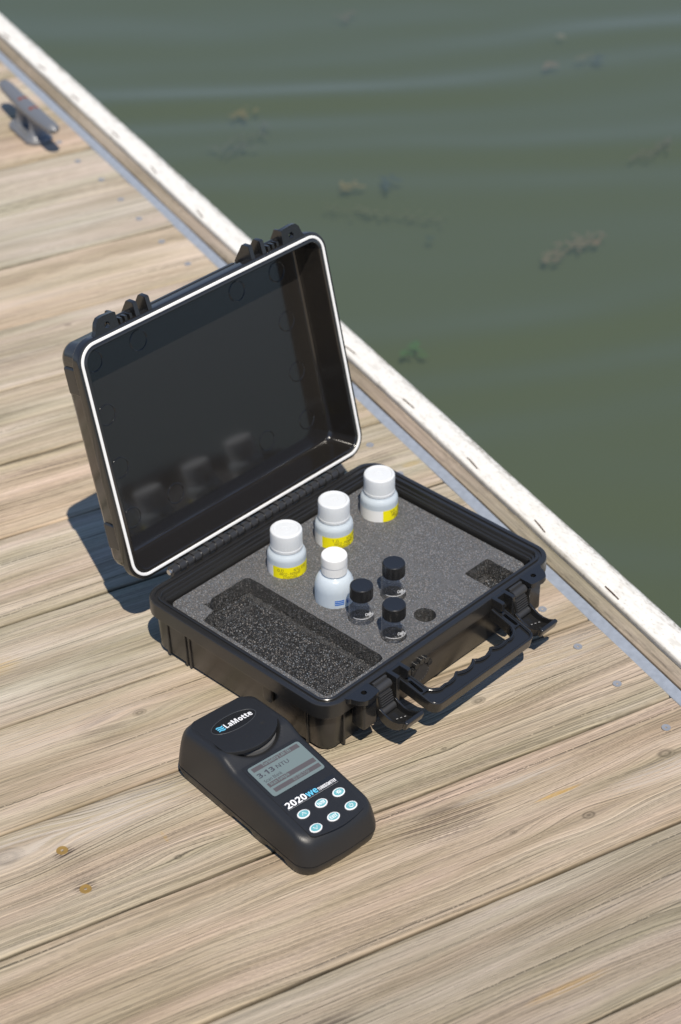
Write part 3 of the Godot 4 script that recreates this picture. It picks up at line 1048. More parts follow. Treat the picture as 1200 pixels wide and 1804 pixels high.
func handle(c: Node3D) -> void:
	var tilt := deg_to_rad(12.0)
	# handle axes: x along the case, y outwards, z up out of the top face
	var xf := Transform3D(Basis(Vector3(-1, 0, 0), Vector3(0, -sin(tilt), cos(tilt)), Vector3(0, cos(tilt), sin(tilt))), Vector3(0, 0.0535, 0.1315))
	var outer := PackedVector2Array()
	outer.append(Vector2(-0.0772, 0.0))
	for k in 7:
		var a := PI - PI / 2 * k / 6.0
		outer.append(Vector2(-0.0755 + 0.010, 0.0525 - 0.010) + Vector2(cos(a), sin(a)) * 0.010)
	for k in 7:
		var a := PI / 2 - PI / 2 * k / 6.0
		outer.append(Vector2(0.0755 - 0.010, 0.0525 - 0.010) + Vector2(cos(a), sin(a)) * 0.010)
	outer.append(Vector2(0.0772, 0.0))
	outer.append(Vector2(0.0648, 0.0))
	# inner edge with the finger waves
	for k in 9:
		var a := PI / 2 * k / 8.0
		outer.append(Vector2(0.0510, 0.0245) + Vector2(cos(a) * 0.0125, sin(a) * 0.0125))
	for k in 41:
		var x := lerpf(0.046, -0.046, k / 40.0)
		var w := absf(fposmod((x + 0.052) / 0.0260, 1.0) - 0.5) * 2.0
		outer.append(Vector2(x, 0.0372 - 0.0052 * pow(w, 2.6)))
	for k in 9:
		var a := PI / 2 + PI / 2 * k / 8.0
		outer.append(Vector2(-0.0510, 0.0245) + Vector2(cos(a) * 0.0125, sin(a) * 0.0125))
	outer.append(Vector2(-0.0648, 0.0))
	outer.reverse()
	var slots := []
	var channel := PackedVector2Array()
	var ins := inset(outer, 0.0024)
	for q in Geometry2D.intersect_polygons(ins, PackedVector2Array([Vector2(-0.09, 0.0315), Vector2(0.09, 0.0315), Vector2(0.09, 0.06), Vector2(-0.09, 0.06)])):
		if channel.is_empty() or q.size() > channel.size(): channel = q
	var cuts: Array = [channel]
	for s in [-1.0, 1.0]:
		slots.append(round_poly(0.0021, 0.0035, 0.002, Vector2(s * 0.0712, 0.006)))
		slots.append(round_poly(0.0021, 0.0090, 0.002, Vector2(s * 0.0706, 0.0215)))
	cuts.append_array(slots)
	var hm := MB.new()
	plate(hm, outer, [], 0.0045, Transform3D(Basis.IDENTITY, Vector3(0, 0, -0.0115)))
	plate(hm, outer, slots, 0.0048, Transform3D(Basis.IDENTITY, Vector3(0, 0, -0.0070)))
	plate(hm, outer, cuts, 0.0022, Transform3D(Basis.IDENTITY, Vector3(0, 0, -0.0022)))
	# rounded bead along the edge of the top face
	var inner_line := inset(outer, 0.0011)
	var path := []
	for q in inner_line: path.append(Vector3(q.x, q.y, -0.0001))
	path.append(path[0]); path.append(path[1])
	hm.tube(path, 0.00115, 8)
	path = []
	for q in channel: path.append(Vector3(q.x, q.y, -0.0003))
	path.append(path[0]); path.append(path[1])
	hm.tube(path, 0.0006, 6)
	hm.move(0, xf)
	part("handle", hm.mesh(30.0), M.plastic_smooth, c)
	for s in [-1.0, 1.0]:
		var hp := MB.new()
		hp.tube([Vector3(s * 0.0655, 0.0500, 0.1345), Vector3(s * 0.0885, 0.0500, 0.1345)], 0.0022, 12)
		part("handle_pin", hp.mesh(), M.plastic_smooth, c)

func hinge(c: Node3D) -> void:
	var y := 0.0695
	var z := -0.1318
	var pin := MB.new()
	pin.tube([Vector3(-0.1285, y, z), Vector3(0.1265, y, z)], 0.0030, 12)
	part("hinge_pin", pin.mesh(), M.steel, c)
	var k0 := MB.new()
	k0.tube([Vector3(-0.0041, 0, 0), Vector3(-0.0038, 0, 0), Vector3(0.0038, 0, 0), Vector3(0.0041, 0, 0)], 0.0052, 18)
	k0.rbox(Vector3(0.0078, 0.0062, 0.0060), 0.0004, Transform3D(Basis.IDENTITY, Vector3(0, -0.0040, 0.0018)))
	var lo := k0.mesh()
	var k1 := MB.new()
	k1.tube([Vector3(-0.0041, 0, 0), Vector3(-0.0038, 0, 0), Vector3(0.0038, 0, 0), Vector3(0.0041, 0, 0)], 0.0052, 18)
	k1.rbox(Vector3(0.0060, 0.0050, 0.0060), 0.0004, Transform3D(Basis.IDENTITY, Vector3(0, 0.0012, -0.0040)))
	var hi := k1.mesh()
	for i in 25:
		part("hinge_knuckle", lo if i % 2 == 0 else hi, M.hinge_plastic, c, Transform3D(Basis.IDENTITY, Vector3(-0.1215 + i * 0.01012, y, z)))

func lid(c: Node3D) -> void:
	var la := deg_to_rad(75.929)
	var xf := Transform3D(Basis(Vector3(1, 0, 0), Vector3(0, sin(la), -cos(la)), Vector3(0, cos(la), sin(la))), Vector3(0, 0.07463, -D2 - 0.00888))
	var vc := 0.12653
	# profile of the tray: inset from the outline, depth behind the rim face
	var prof := [[0.0300, -0.0400], [0.0160, -0.0398], [0.0115, -0.0385], [0.0082, -0.0355], [0.0068, -0.0310], [0.0052, -0.0110], [0.0048, -0.0104], [0.0010, -0.0100], [0.0003, -0.0094], [0.0, -0.0085], [0.0, -0.0014], [0.0005, -0.0005], [0.0015, 0.0], [0.0034, 0.0], [0.0035, -0.0012], [0.0070, -0.0012], [0.0072, 0.0004], [0.0086, 0.0010], [0.0104, 0.0010], [0.0112, 0.0002], [0.0118, -0.0020], [0.0140, -0.0300], [0.0150, -0.0335], [0.0168, -0.0356], [0.0200, -0.0362], [0.0300, -0.0362]]
	var rings := []
	for p in prof:
		var r := PackedVector3Array()
		for q in MB.rrect(W2 - p[0], 0.1302 - p[0], maxf(0.0235 - p[0], 0.009), 0.0, 10, 4): r.append(Vector3(q.x, vc + q.z, p[1]))
		rings.append(r)
	var b := MB.new()
	b.loft(rings)
	var L := part("lid", b.mesh(32.0), M.plastic_lid, c, xf)
	var g := MB.new()
	rings = []
	for p in [[0.0036, -0.0014], [0.0036, 0.0006], [0.0041, 0.0011], [0.0062, 0.0011], [0.0067, 0.0006], [0.0067, -0.0014]]:
		var r := PackedVector3Array()
		for q in MB.rrect(W2 - p[0], 0.1302 - p[0], 0.0235 - p[0], 0.0, 10, 4): r.append(Vector3(q.x, vc + q.z, p[1]))
		rings.append(r)
	g.loft(rings, false, false, true)
	part("gasket", g.mesh(30.0), M.gasket, L)
	# ejector marks moulded into the floor
	var em := MB.new()
	var er := []
	for q in [Vector2(0.0101, -0.0004), Vector2(0.0102, 0.0003), Vector2(0.0106, 0.0005), Vector2(0.0110, 0.0003), Vector2(0.0111, -0.0004)]:
		var ring := PackedVector3Array()
		for k in 40: ring.append(Vector3(sin(TAU * k / 40.0) * q.x, q.y, cos(TAU * k / 40.0) * q.x))
		er.append(ring)
	em.loft(er, false, false, true)
	var emm := em.mesh(50.0)
	for p in [[-0.1265, 0.0465], [-0.1265, 0.103], [-0.1265, 0.1615], [-0.1265, 0.219], [0.1265, 0.0465], [0.1265, 0.103], [0.1265, 0.1615], [0.1265, 0.2175], [-0.068, 0.218], [0.0685, 0.218], [-0.067, 0.0465], [0.066, 0.0475]]:
		part("ejector_mark", emm, M.plastic_lid, L, Transform3D(Basis(Vector3(1, 0, 0), PI / 2), Vector3(p[0], p[1], -0.0361)))
	# raised pads at the lid's corners
	for s in [-1.0, 1.0]:
		for v in [0.2155, 0.0455]:
			var pb := MB.new()
			pb.rbox(Vector3(0.0075, 0.029, 0.0225), 0.0022, Transform3D(Basis(Vector3(0, 1, 0), s * 0.05), Vector3(s * 0.1626, v, -0.0210)))
			part("corner_pad", pb.mesh(), M.plastic, L)
	# ledges along the front edge between the latch keepers
	for k in [[-0.0200, 0.0045], [-0.0265, 0.0045]]:
		var ld := MB.new()
		ld.rbox(Vector3(0.128, 0.0042, k[1]), 0.0008, Transform3D(Basis.IDENTITY, Vector3(0, 0.2502, k[0])))
		part("front_ledge", ld.mesh(), M.plastic, L)
	var ve := vc + 0.1302
	for s in [-1.0, 1.0]:
		var lc := PackedVector2Array()
		for q in [[0.0180, -0.0012], [0.0170, 0.0006], [0.0150, 0.0032], [0.0142, 0.0062], [0.0122, 0.0115], [0.0085, 0.0152], [0.0030, 0.0160], [-0.0108, 0.0150], [-0.0125, 0.0140], [-0.0135, -0.0012]]: lc.append(Vector2(q[0] * s, q[1]))
		var lg := MB.new()
		plate(lg, lc, [ellipse(0.0034, 0.0034, Vector2(0, 0.0055), 20)], 0.0055, Transform3D(Basis.IDENTITY, Vector3(s * 0.1255, ve, -0.0058)))
		part("padlock_lug", lg.mesh(30.0), M.plastic_smooth, L)
		var side := MB.new()
		side.prism(PackedVector2Array([Vector2(-0.0055, -0.004), Vector2(-0.0055, 0.0148), Vector2(-0.012, 0.0148), Vector2(-0.022, 0.001), Vector2(-0.022, -0.006)]), 0.0030, Transform3D(Basis(Vector3(0, 0, 1), Vector3(0, 1, 0), Vector3(-1, 0, 0)), Vector3(s * 0.1147 + 0.0015, ve, 0)), 0.0004)
		part("lug_gusset", side.mesh(), M.plastic_smooth, L)
		for u in [0.0865, 0.0705]:
			var fn := MB.new()
			fn.prism(PackedVector2Array([Vector2(-0.001, -0.002), Vector2(-0.0025, 0.0128), Vector2(-0.0040, 0.0140), Vector2(-0.0118, 0.0150), Vector2(-0.0135, 0.0142), Vector2(-0.029, -0.004), Vector2(-0.029, -0.008), Vector2(-0.001, -0.008)]), 0.0052, Transform3D(Basis(Vector3(0, 0, 1), Vector3(0, 1, 0), Vector3(-1, 0, 0)), Vector3(s * u + 0.0026, ve, 0)), 0.0006)
			part("keeper_fin", fn.mesh(), M.plastic_smooth, L)
		for k in 3:
			var kb := MB.new()
			kb.rbox(Vector3(0.0032, 0.0068, 0.013), 0.0006, Transform3D(Basis.IDENTITY, Vector3(s * 0.1005 + (k - 1) * 0.0062, ve + 0.0018, -0.0085)))
			part("keeper_tooth", kb.mesh(), M.plastic_smooth, L)
		var kbar := MB.new()
		kbar.tube([Vector3(s * 0.1148, ve + 0.0030, -0.012), Vector3(s * 0.0865, ve + 0.0030, -0.012)], 0.0030, 12)
		part("keeper_bar", kbar.mesh(), M.plastic_smooth, L)

func foam() -> void:
	var flat := Transform3D(Basis(Vector3(1, 0, 0), Vector3(0, 0, 1), Vector3(0, -1, 0)), Vector3(0, 0.052, 0))
	var pocket := PackedVector2Array()
	for q in [[-0.1415, 0.103], [-0.1435, 0.100], [-0.1440, -0.040], [-0.1435, -0.066], [-0.1330, -0.0690], [-0.1255, -0.0700], [-0.1245, -0.0850], [-0.1180, -0.0830], [-0.1120, -0.0862], [-0.0665, -0.0862], [-0.0625, -0.0825], [-0.0618, -0.070], [-0.0615, 0.098], [-0.0640, 0.1035], [-0.0690, 0.1050], [-0.136, 0.1050]]: pocket.append(Vector2(q[0], q[1]))
	var holes: Array = [[pocket, 0.021], [round_poly(0.0182, 0.0190, 0.002, Vector2(0.1112, 0.0910)), 0.022]]
	for h in [[0.0148, 0.0880, 0.0112, 0.028], [0.0187, 0.0418, 0.0131, 0.0078], [-0.0318, 0.0447, 0.0131, 0.0078], [-0.0302, 0.0868, 0.0131, 0.0078], [-0.0232, -0.0682, 0.0207, 0.022], [0.0473, -0.0685, 0.0207, 0.022], [0.1147, -0.0665, 0.0207, 0.022], [-0.0258, 0.0019, 0.0203, 0.022]]:
		holes.append([ellipse(h[2], h[2], Vector2(h[0], h[1]), 40), h[3]])
	var top := MB.new()
	var cut := MB.new()
	var rims: Array = []
	for h in holes: rims.append(h[0])
	plate(top, round_poly(0.1490, 0.1100, 0.009), rims, -0.0465, flat.translated_local(Vector3(0, 0, 0.0465)), false, false)
	for i in range(0, top.t.size(), 3):
		if (top.t[i + 1] - top.t[i]).cross(top.t[i + 2] - top.t[i]).y < 0.0:
			var sw := top.t[i + 1]; top.t[i + 1] = top.t[i + 2]; top.t[i + 2] = sw
	var edge := round_poly(0.1490, 0.1100, 0.009)
	for i in edge.size():
		var u := edge[i]; var v := edge[(i + 1) % edge.size()]
		top.quad(Vector3(u.x, 0.052, u.y), Vector3(v.x, 0.052, v.y), Vector3(v.x, 0.0055, v.y), Vector3(u.x, 0.0055, u.y))
	for h in holes:
		var r: PackedVector2Array = h[0]
		if Geometry2D.is_polygon_clockwise(r): r.reverse()
		for i in r.size():
			var u := r[i]; var v := r[(i + 1) % r.size()]
			var n := int(maxf(1.0, (v - u).length() / 0.004))
			for k in n:
				var a := u.lerp(v, float(k) / n); var e := u.lerp(v, float(k + 1) / n)
				cut.quad(Vector3(a.x, 0.052, a.y), Vector3(a.x, 0.052 - h[1], a.y), Vector3(e.x, 0.052 - h[1], e.y), Vector3(e.x, 0.052, e.y))
		var idx := Geometry2D.triangulate_polygon(r)
		for i in range(0, idx.size(), 3):
			var p := [r[idx[i]], r[idx[i + 1]], r[idx[i + 2]]]
			var vv := []
			for q in p: vv.append(Vector3(q.x, 0.052 - h[1], q.y))
			if (vv[1] - vv[0]).cross(vv[2] - vv[0]).y > 0.0: cut.tri(vv[0], vv[1], vv[2])
			else: cut.tri(vv[0], vv[2], vv[1])
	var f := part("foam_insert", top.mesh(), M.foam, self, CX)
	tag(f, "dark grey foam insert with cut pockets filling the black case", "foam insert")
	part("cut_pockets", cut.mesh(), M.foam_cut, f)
	# rough floor of torn cells in the two open pockets
	var rng := RandomNumberGenerator.new(); rng.seed = 15
	for area in [[Rect2(-0.1425, -0.0660, 0.0805, 0.170), 0.0325], [Rect2(0.0935, 0.0725, 0.0355, 0.0370), 0.0315], [Rect2(-0.1235, -0.0845, 0.0610, 0.0190), 0.0325]]:
		var fl := MB.new()
		var q: Rect2 = area[0]
		var st := 0.00085
		var nx := int(q.size.x / st); var nz := int(q.size.y / st)
		var hs := PackedVector3Array()
		for j in nz + 1:
			for i in nx + 1:
				hs.append(Vector3(q.position.x + (i + 0.6 * (rng.randf() - 0.5)) * st, area[1] + (rng.randf() - 0.5) * 0.0011, q.position.y + (j + 0.6 * (rng.randf() - 0.5)) * st))
		for j in nz:
			for i in nx:
				var k := j * (nx + 1) + i
				fl.quad(hs[k], hs[k + nx + 1], hs[k + nx + 2], hs[k + 1])
		fl.has_uv = true
		for i in fl.t.size(): fl.uv[i] = Vector2(fl.t[i].x, fl.t[i].z) * 7.0
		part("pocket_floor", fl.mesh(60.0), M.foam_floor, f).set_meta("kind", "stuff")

func view_angle(p: Vector3) -> float:
	return atan2(-1.217 - p.x, 1.148 - p.z)

func standard_bottle(at: Vector3, label: String, value: String, border: float, v_at: float, n_at: float) -> void:
	var o := base("sample_bottle", CX * Transform3D(Basis.IDENTITY, at))
	tag(o, label, "bottle", "small white bottles of liquid in the foam")
	var b := MB.new()
	b.lathe([Vector2(0.0005, 0.0), Vector2(0.0185, 0.0), Vector2(0.0197, 0.0008), Vector2(0.0202, 0.0025), Vector2(0.0202, 0.0405), Vector2(0.0199, 0.0428), Vector2(0.0190, 0.0448), Vector2(0.0178, 0.0462), Vector2(0.0168, 0.0472), Vector2(0.0162, 0.0485), Vector2(0.0150, 0.049), Vector2(0.0150, 0.066), Vector2(0.0005, 0.066)], 56)
	part("body", b.mesh(40.0), M.bottle, o)
	b = MB.new()
	b.lathe([Vector2(0.0163, 0.0488), Vector2(0.0167, 0.0492), Vector2(0.0168, 0.0500), Vector2(0.0168, 0.0520), Vector2(0.0165, 0.0524), Vector2(0.0166, 0.0528), Vector2(0.0166, 0.0688), Vector2(0.0163, 0.0700), Vector2(0.0156, 0.0708), Vector2(0.0146, 0.0712), Vector2(0.0136, 0.0711), Vector2(0.0131, 0.0705), Vector2(0.0128, 0.0701), Vector2(0.0060, 0.0701), Vector2(0.0055, 0.0703), Vector2(0.0048, 0.0703), Vector2(0.0044, 0.0701), Vector2(0.0010, 0.0701), Vector2(0.0008, 0.0704), Vector2(0.0001, 0.0705)], 144, Transform3D.IDENTITY, 72, 0.0526, 0.0685, 0.00028)
	part("cap", b.mesh(25.0), M.cap_white, o)
	var va := view_angle(at)
	for arc in [[border, border + deg_to_rad(205.0), M.label_yellow], [border - deg_to_rad(120.0), border - 0.002, M.label_white]]:
		b = MB.new()
		var n := 40
		for k in n:
			var a0: float = va + lerpf(arc[0], arc[1], float(k) / n)
			var a1: float = va + lerpf(arc[0], arc[1], float(k + 1) / n)
			var r := 0.02035
			b.quad(Vector3(sin(a0) * r, 0.010, cos(a0) * r), Vector3(sin(a1) * r, 0.010, cos(a1) * r), Vector3(sin(a1) * r, 0.0355, cos(a1) * r), Vector3(sin(a0) * r, 0.0355, cos(a0) * r))
		part("label", b.mesh(40.0), arc[2], o)
	var f := font("Droid Sans", 400)
	letters_round("lettering", value, 0.0065, 0.0026, f, M.ink_label, o, 0.0204, va + v_at, 0.0318)
	letters_round("lettering", "NTU STD", 0.0155, 0.0026, f, M.ink_label, o, 0.0204, va + n_at, 0.0318)
	letters_round("lettering", "AMCO - PRIMARY", 0.023, 0.0023, f, M.ink_label, o, 0.0204, va + v_at + 0.50, 0.0277)
	letters_round("lettering", "STANDARD", 0.015, 0.0023, f, M.ink_label, o, 0.0204, va + v_at + 0.50, 0.0237)

func vial(at: Vector3, label: String) -> void:
	var o := base("glass_vial", CX * Transform3D(Basis.IDENTITY, at))
	tag(o, label, "vial", "clear glass vials with black caps in the foam")
	var b := MB.new()
	b.lathe([Vector2(0.0002, 0.0188), Vector2(0.0105, 0.0182), Vector2(0.0120, 0.0189), Vector2(0.0126, 0.0208), Vector2(0.0126, 0.0475), Vector2(0.0122, 0.0490), Vector2(0.0110, 0.0500), Vector2(0.0098, 0.0505), Vector2(0.0095, 0.0512), Vector2(0.0095, 0.060)], 48)
	part("glass_body", b.mesh(40.0), M.glass, o)
	b = MB.new()
	b.lathe([Vector2(0.0105, 0.0508), Vector2(0.0114, 0.0508), Vector2(0.0117, 0.0512), Vector2(0.0117, 0.0640), Vector2(0.0114, 0.0647), Vector2(0.0108, 0.0651), Vector2(0.0098, 0.0652), Vector2(0.0093, 0.0650), Vector2(0.0002, 0.0650)], 120, Transform3D.IDENTITY, 60, 0.0511, 0.0636, 0.00035)
	part("screw_cap", b.mesh(25.0), M.plastic_smooth, o)
	var va := view_angle(at)
	b = MB.new()
	for k in 40:
		var a0 := va + lerpf(-0.65, 2.6, k / 40.0)
		var a1 := va + lerpf(-0.65, 2.6, (k + 1) / 40.0)
		var r := 0.01275
		b.quad(Vector3(sin(a0) * r, 0.0316, cos(a0) * r), Vector3(sin(a1) * r, 0.0316, cos(a1) * r), Vector3(sin(a1) * r, 0.0323, cos(a1) * r), Vector3(sin(a0) * r, 0.0323, cos(a0) * r))
	part("fill_line", b.mesh(40.0), M.white_ink, o)
	var f := font("Droid Sans", 700)
	letters_round("lettering", "Code", 0.0072, 0.0019, f, M.white_ink, o, 0.0127, va + 0.60, 0.0372)
	letters_round("lettering", "10 mL", 0.0075, 0.0019, f, M.white_ink, o, 0.0127, va + 0.90, 0.0343)

func bottles() -> void:
	var y := 0.0302
	standard_bottle(Vector3(-0.0232, y, -0.0682), "white ribbed-cap bottle with a yellow 0.0 label, nearest the big empty pocket", "0.0", deg_to_rad(-43.5), deg_to_rad(-19.0), deg_to_rad(42.0))
	standard_bottle(Vector3(0.0473, y, -0.0685), "white ribbed-cap bottle with a yellow 1.0 label, middle of the back row", "1.0", deg_to_rad(-37.0), deg_to_rad(4.0), deg_to_rad(62.0))
	standard_bottle(Vector3(0.1147, y, -0.0665), "white ribbed-cap bottle in the case's far corner, its label mostly white in front", "10", deg_to_rad(12.5), deg_to_rad(45.0), deg_to_rad(95.0))
	# the bottle with the dome shoulder and the smooth cap
	var at := Vector3(-0.0258, y, 0.0019)
	var o := base("dropper_bottle", CX * Transform3D(Basis.IDENTITY, at))
	tag(o, "round-shouldered translucent bottle with a narrow smooth white cap and blue print", "bottle")
	var b := MB.new()
	var prof := [Vector2(0.0005, 0.0), Vector2(0.0182, 0.0), Vector2(0.0195, 0.001), Vector2(0.0199, 0.003), Vector2(0.0199, 0.0375)]
	for k in 10:
		var a := PI / 2 * (k + 1) / 10.0 * 0.93
		prof.append(Vector2(0.0115 + 0.0084 * cos(a), 0.0375 + 0.0150 * sin(a)))
	prof.append_array([Vector2(0.0112, 0.054), Vector2(0.0112, 0.068), Vector2(0.0005, 0.068)])
	b.lathe(prof, 56)
	part("body", b.mesh(40.0), M.bottle, o)
	b = MB.new()
	b.lathe([Vector2(0.0115, 0.0548), Vector2(0.0130, 0.0548), Vector2(0.0132, 0.0553), Vector2(0.0131, 0.0646), Vector2(0.0132, 0.0650), Vector2(0.0134, 0.0655), Vector2(0.0133, 0.0735), Vector2(0.0130, 0.0748), Vector2(0.0122, 0.0757), Vector2(0.0112, 0.0760), Vector2(0.0002, 0.0761)], 120, Transform3D.IDENTITY, 40, 0.0552, 0.0647, 0.00028)
	part("cap", b.mesh(25.0), M.cap_solid, o)
	var va := view_angle(at)
	var f := font("Droid Sans", 700)
	letters_round("lettering", "W", 0.0055, 0.0055, f, M.ink_blue, o, 0.0200, va + 0.78, 0.0285)
	# a worn block of blue print left of it
	for row in [0.0300, 0.0278, 0.0256]:
		b = MB.new()
		for k in 12:
			var a0 := va + lerpf(0.02, 0.52, k / 12.0)
			var a1 := va + lerpf(0.02, 0.52, (k + 1) / 12.0)
			b.quad(Vector3(sin(a0) * 0.02005, row, cos(a0) * 0.02005), Vector3(sin(a1) * 0.02005, row, cos(a1) * 0.02005), Vector3(sin(a1) * 0.02005, row + 0.0015, cos(a1) * 0.02005), Vector3(sin(a0) * 0.02005, row + 0.0015, cos(a0) * 0.02005))
		part("print_line", b.mesh(40.0), M.ink_blue, o)
	vial(Vector3(0.0187, 0.0265, 0.0418), "black-capped clear glass vial standing behind the two others, farthest from the big pocket")
	vial(Vector3(-0.0318, 0.0278, 0.0447), "black-capped clear glass vial standing right against the round-shouldered bottle")
	vial(Vector3(-0.0302, 0.0258, 0.0868), "black-capped clear glass vial nearest the handle, left of the small round hole")

# ---------------------------------------------------------------- the hand-held meter (x across, z towards the keys)
func shoulder(z: float) -> float:
	var kx := [-0.0960, -0.0800, -0.0330, -0.0270, -0.0180, -0.0100, 0.0, 0.0850, 0.0960]
	var ky := [0.0558, 0.0577, 0.0616, 0.0608, 0.0568, 0.0537, 0.0523, 0.0416, 0.0398]
	for i in kx.size() - 1:
		if z <= kx[i + 1]:
			var f := clampf((z - kx[i]) / (kx[i + 1] - kx[i]), 0.0, 1.0)
			return lerpf(ky[i], ky[i + 1], f)
	return ky[8]

func panel_y(z: float) -> float:
	return 0.0523 - 0.1258 * z

func meter() -> void:
	var root := base("handheld_meter", Transform3D(Basis(Vector3.UP, deg_to_rad(11.627)), Vector3(-0.19016, 0.0, 0.19805)))
	tag(root, "black handheld turbidity meter with a grey screen lying in front of the case", "meter")
	var hx := 0.0464
	var hz := 0.0978
	var b := MB.new()
	var rings := []
	var prof := [[0.0085, -2.0], [0.0050, -1.0], [0.0020, -0.55], [0.0006, -0.2], [0.0004, -0.03], [0.0018, -0.02], [0.0018, 0.02], [0.0004, 0.03], [0.0006, 0.12], [0.0020, 0.35], [0.0036, 0.58], [0.0052, 0.74], [0.0066, 0.84], [0.0082, 0.905], [0.0102, 0.953], [0.0126, 0.984], [0.0150, 0.997], [0.0172, 1.0]]
	var seam := 0.0135
	for p in prof:
		var r := PackedVector3Array()
		for q in MB.rrect(hx - p[0] * 0.62, hz - p[0] * 0.9, maxf(0.0150 - p[0] * 0.3, 0.005), 0.0, 10, 64):
			var y: float
			var x := q.x
			# the front is bowed, and narrows a little
			var z := q.z
			if z > 0.05: z += 0.0040 * (1.0 - pow(x / hx, 2.0)) * smoothstep(0.05, hz, z) - 0.002
			if p[1] < 0.0:
				var notch := 0.0
				if absf(x) > 0.030:
					for c in [0.004, 0.052]: notch = maxf(notch, 0.0042 * smoothstep(0.0175, 0.0125, absf(z - c)))
				var lowest := 0.0004 + notch
				y = lerpf(seam, lowest, minf(-p[1], 1.0)) if p[1] > -1.5 else lowest
			else:
				var sh := shoulder(z)
				# the keys' end rolls over
				if z > 0.070: sh -= 0.010 * pow((z - 0.070) / 0.028, 2.4) * 0.35
				y = lerpf(seam, sh, p[1])
			r.append(Vector3(x, y, z))
		rings.append(r)
	b.loft(rings, true, false)
	# the top: join the mirrored points of the last ring
	var last: PackedVector3Array = rings[rings.size() - 1]
	var left := []
	var right := []
	for q in last:
		if q.x > 0.0: right.append(q)
		else: left.append(q)
	left.sort_custom(func(a, c): return a.z < c.z)
	right.sort_custom(func(a, c): return a.z < c.z)
	var from := b.t.size()
	var n := mini(left.size(), right.size())
	var nx := 64
	var rows := []
	for i in n:
		var row := PackedVector3Array()
		for k in nx + 1:
			var q: Vector3 = left[i].lerp(right[i], float(k) / nx)
			if k > 0 and k < nx:
				# bowl in front of the sample cover
				var d := Vector2(q.x, q.z + 0.048).length()
				var mask := smoothstep(0.0365, 0.0290, d) * smoothstep(-0.050, -0.036, q.z)
				q.y = lerpf(q.y, minf(q.y, panel_y(q.z) - 0.0030), mask)
			row.append(q)
		rows.append(row)
	for i in n - 1:
		for k in nx:
			b.quad(rows[i][k], rows[i + 1][k], rows[i + 1][k + 1], rows[i][k + 1])
	var body := part("body", b.mesh(40.0), M.meter, root)
	# ---- sample cover
	var tl := atan(0.083)
	var cx := Transform3D(Basis(Vector3(1, 0, 0), Vector3(0, sin(tl), cos(tl)), Vector3(0, -cos(tl), sin(tl))), Vector3(0, 0.0577, -0.080))
	# cover axes: x across, y towards the keys, z down into the body
	var cp := PackedVector2Array()
	var pts := [[-0.0325, -0.0030], [-0.0305, -0.0062], [-0.0260, -0.0080], [0.0260, -0.0080], [0.0305, -0.0062], [0.0325, -0.0030], [0.0335, 0.0405], [0.0325, 0.0440], [0.0270, 0.0507], [0.0200, 0.0562], [0.0120, 0.0600], [0.0040, 0.0620], [-0.0040, 0.0628], [-0.0120, 0.0618], [-0.0200, 0.0595], [-0.0270, 0.0555], [-0.0318, 0.0512], [-0.0335, 0.0470]]
	for q in pts: cp.append(Vector2(q[0], q[1]))
	b = MB.new()
	b.prism(cp, 0.0042, Transform3D(cx.basis, cx * Vector3(0, 0, -0.0005)), 0.0007)
	var cover := part("sample_cover", b.mesh(30.0), M.meter, root)
	b = MB.new()
	b.lathe([Vector2(0.0001, -0.004), Vector2(0.0275, -0.004), Vector2(0.0275, 0.0005), Vector2(0.0001, 0.0005)], 48, Transform3D(Basis.IDENTITY, Vector3(0.002, 0.0555, -0.0445)))
	part("sample_chamber_ring", b.mesh(30.0), mat(lin(0.10, 0.10, 0.10), 0.5), root)
	# maker's oval
	var up := Basis(Vector3(1, 0, 0), Vector3(0, -sin(tl), -cos(tl)), Vector3(0, cos(tl), -sin(tl)))  # x right, y away from the keys, z out
	var face := func(x: float, z: float, lift: float) -> Transform3D:
		return Transform3D(up, cx * Vector3(x, z + 0.080, -0.0005) + up.z * lift)
	b = MB.new()
	b.prism(ellipse(0.0248, 0.0112, Vector2.ZERO, 48), 0.0003, Transform3D(Basis.IDENTITY, Vector3.ZERO), 0.0)
	var badge := part("badge", b.mesh(30.0), M.plastic_smooth, cover, face.call(0.0, -0.0606, -0.00005))
	b = MB.new()
	var rp := []
	for k in 65: rp.append(Vector3(cos(TAU * k / 64.0) * 0.0248, sin(TAU * k / 64.0) * 0.0112, 0.0002))
	b.tube(rp, 0.00035, 6)
	part("badge_rim", b.mesh(60.0), mat(lin(0.05, 0.053, 0.058), 0.4), cover, face.call(0.0, -0.0606, 0.0))
	letters("lettering", "LaMotte", 0.0310, 0.0068, font("Droid Sans", 700), M.white_ink, cover, face.call(0.0050, -0.0604, 0.0003))
	b = MB.new()
	for k in 3:
		var st := PackedVector2Array()
		for i in 9: st.append(Vector2(-0.0040 + i * 0.0009, 0.0026 - k * 0.0026 + 0.0006 * sin(i * 0.8)))
		for i in 9: st.append(Vector2(-0.0040 + (8 - i) * 0.0009, 0.0012 - k * 0.0026 + 0.0006 * sin((8 - i) * 0.8)))
		b.prism(st, 0.0002)
	part("wave_emblem", b.mesh(30.0), M.sky_blue, cover, face.call(-0.0150, -0.0608, 0.0003))
	for q in [[0.0183, -0.0408, 0.0022, 0.0016], [-0.0048, -0.0352, 0.0010, 0.0007]]:
		b = MB.new()
		b.prism(ellipse(q[2], q[3], Vector2.ZERO, 20), 0.0002)
		part("dimple", b.mesh(), M.dark, cover, face.call(q[0], q[1], -0.00008))
	# ---- key panel, screen and keys
	var ta := atan(0.1258)
	var kb := Basis(Vector3(1, 0, 0), Vector3(0, sin(ta), -cos(ta)), Vector3(0, cos(ta), sin(ta)))
	var on := func(x: float, z: float, lift: float) -> Transform3D:
		return Transform3D(kb, Vector3(x, panel_y(z), z) + kb.z * lift)
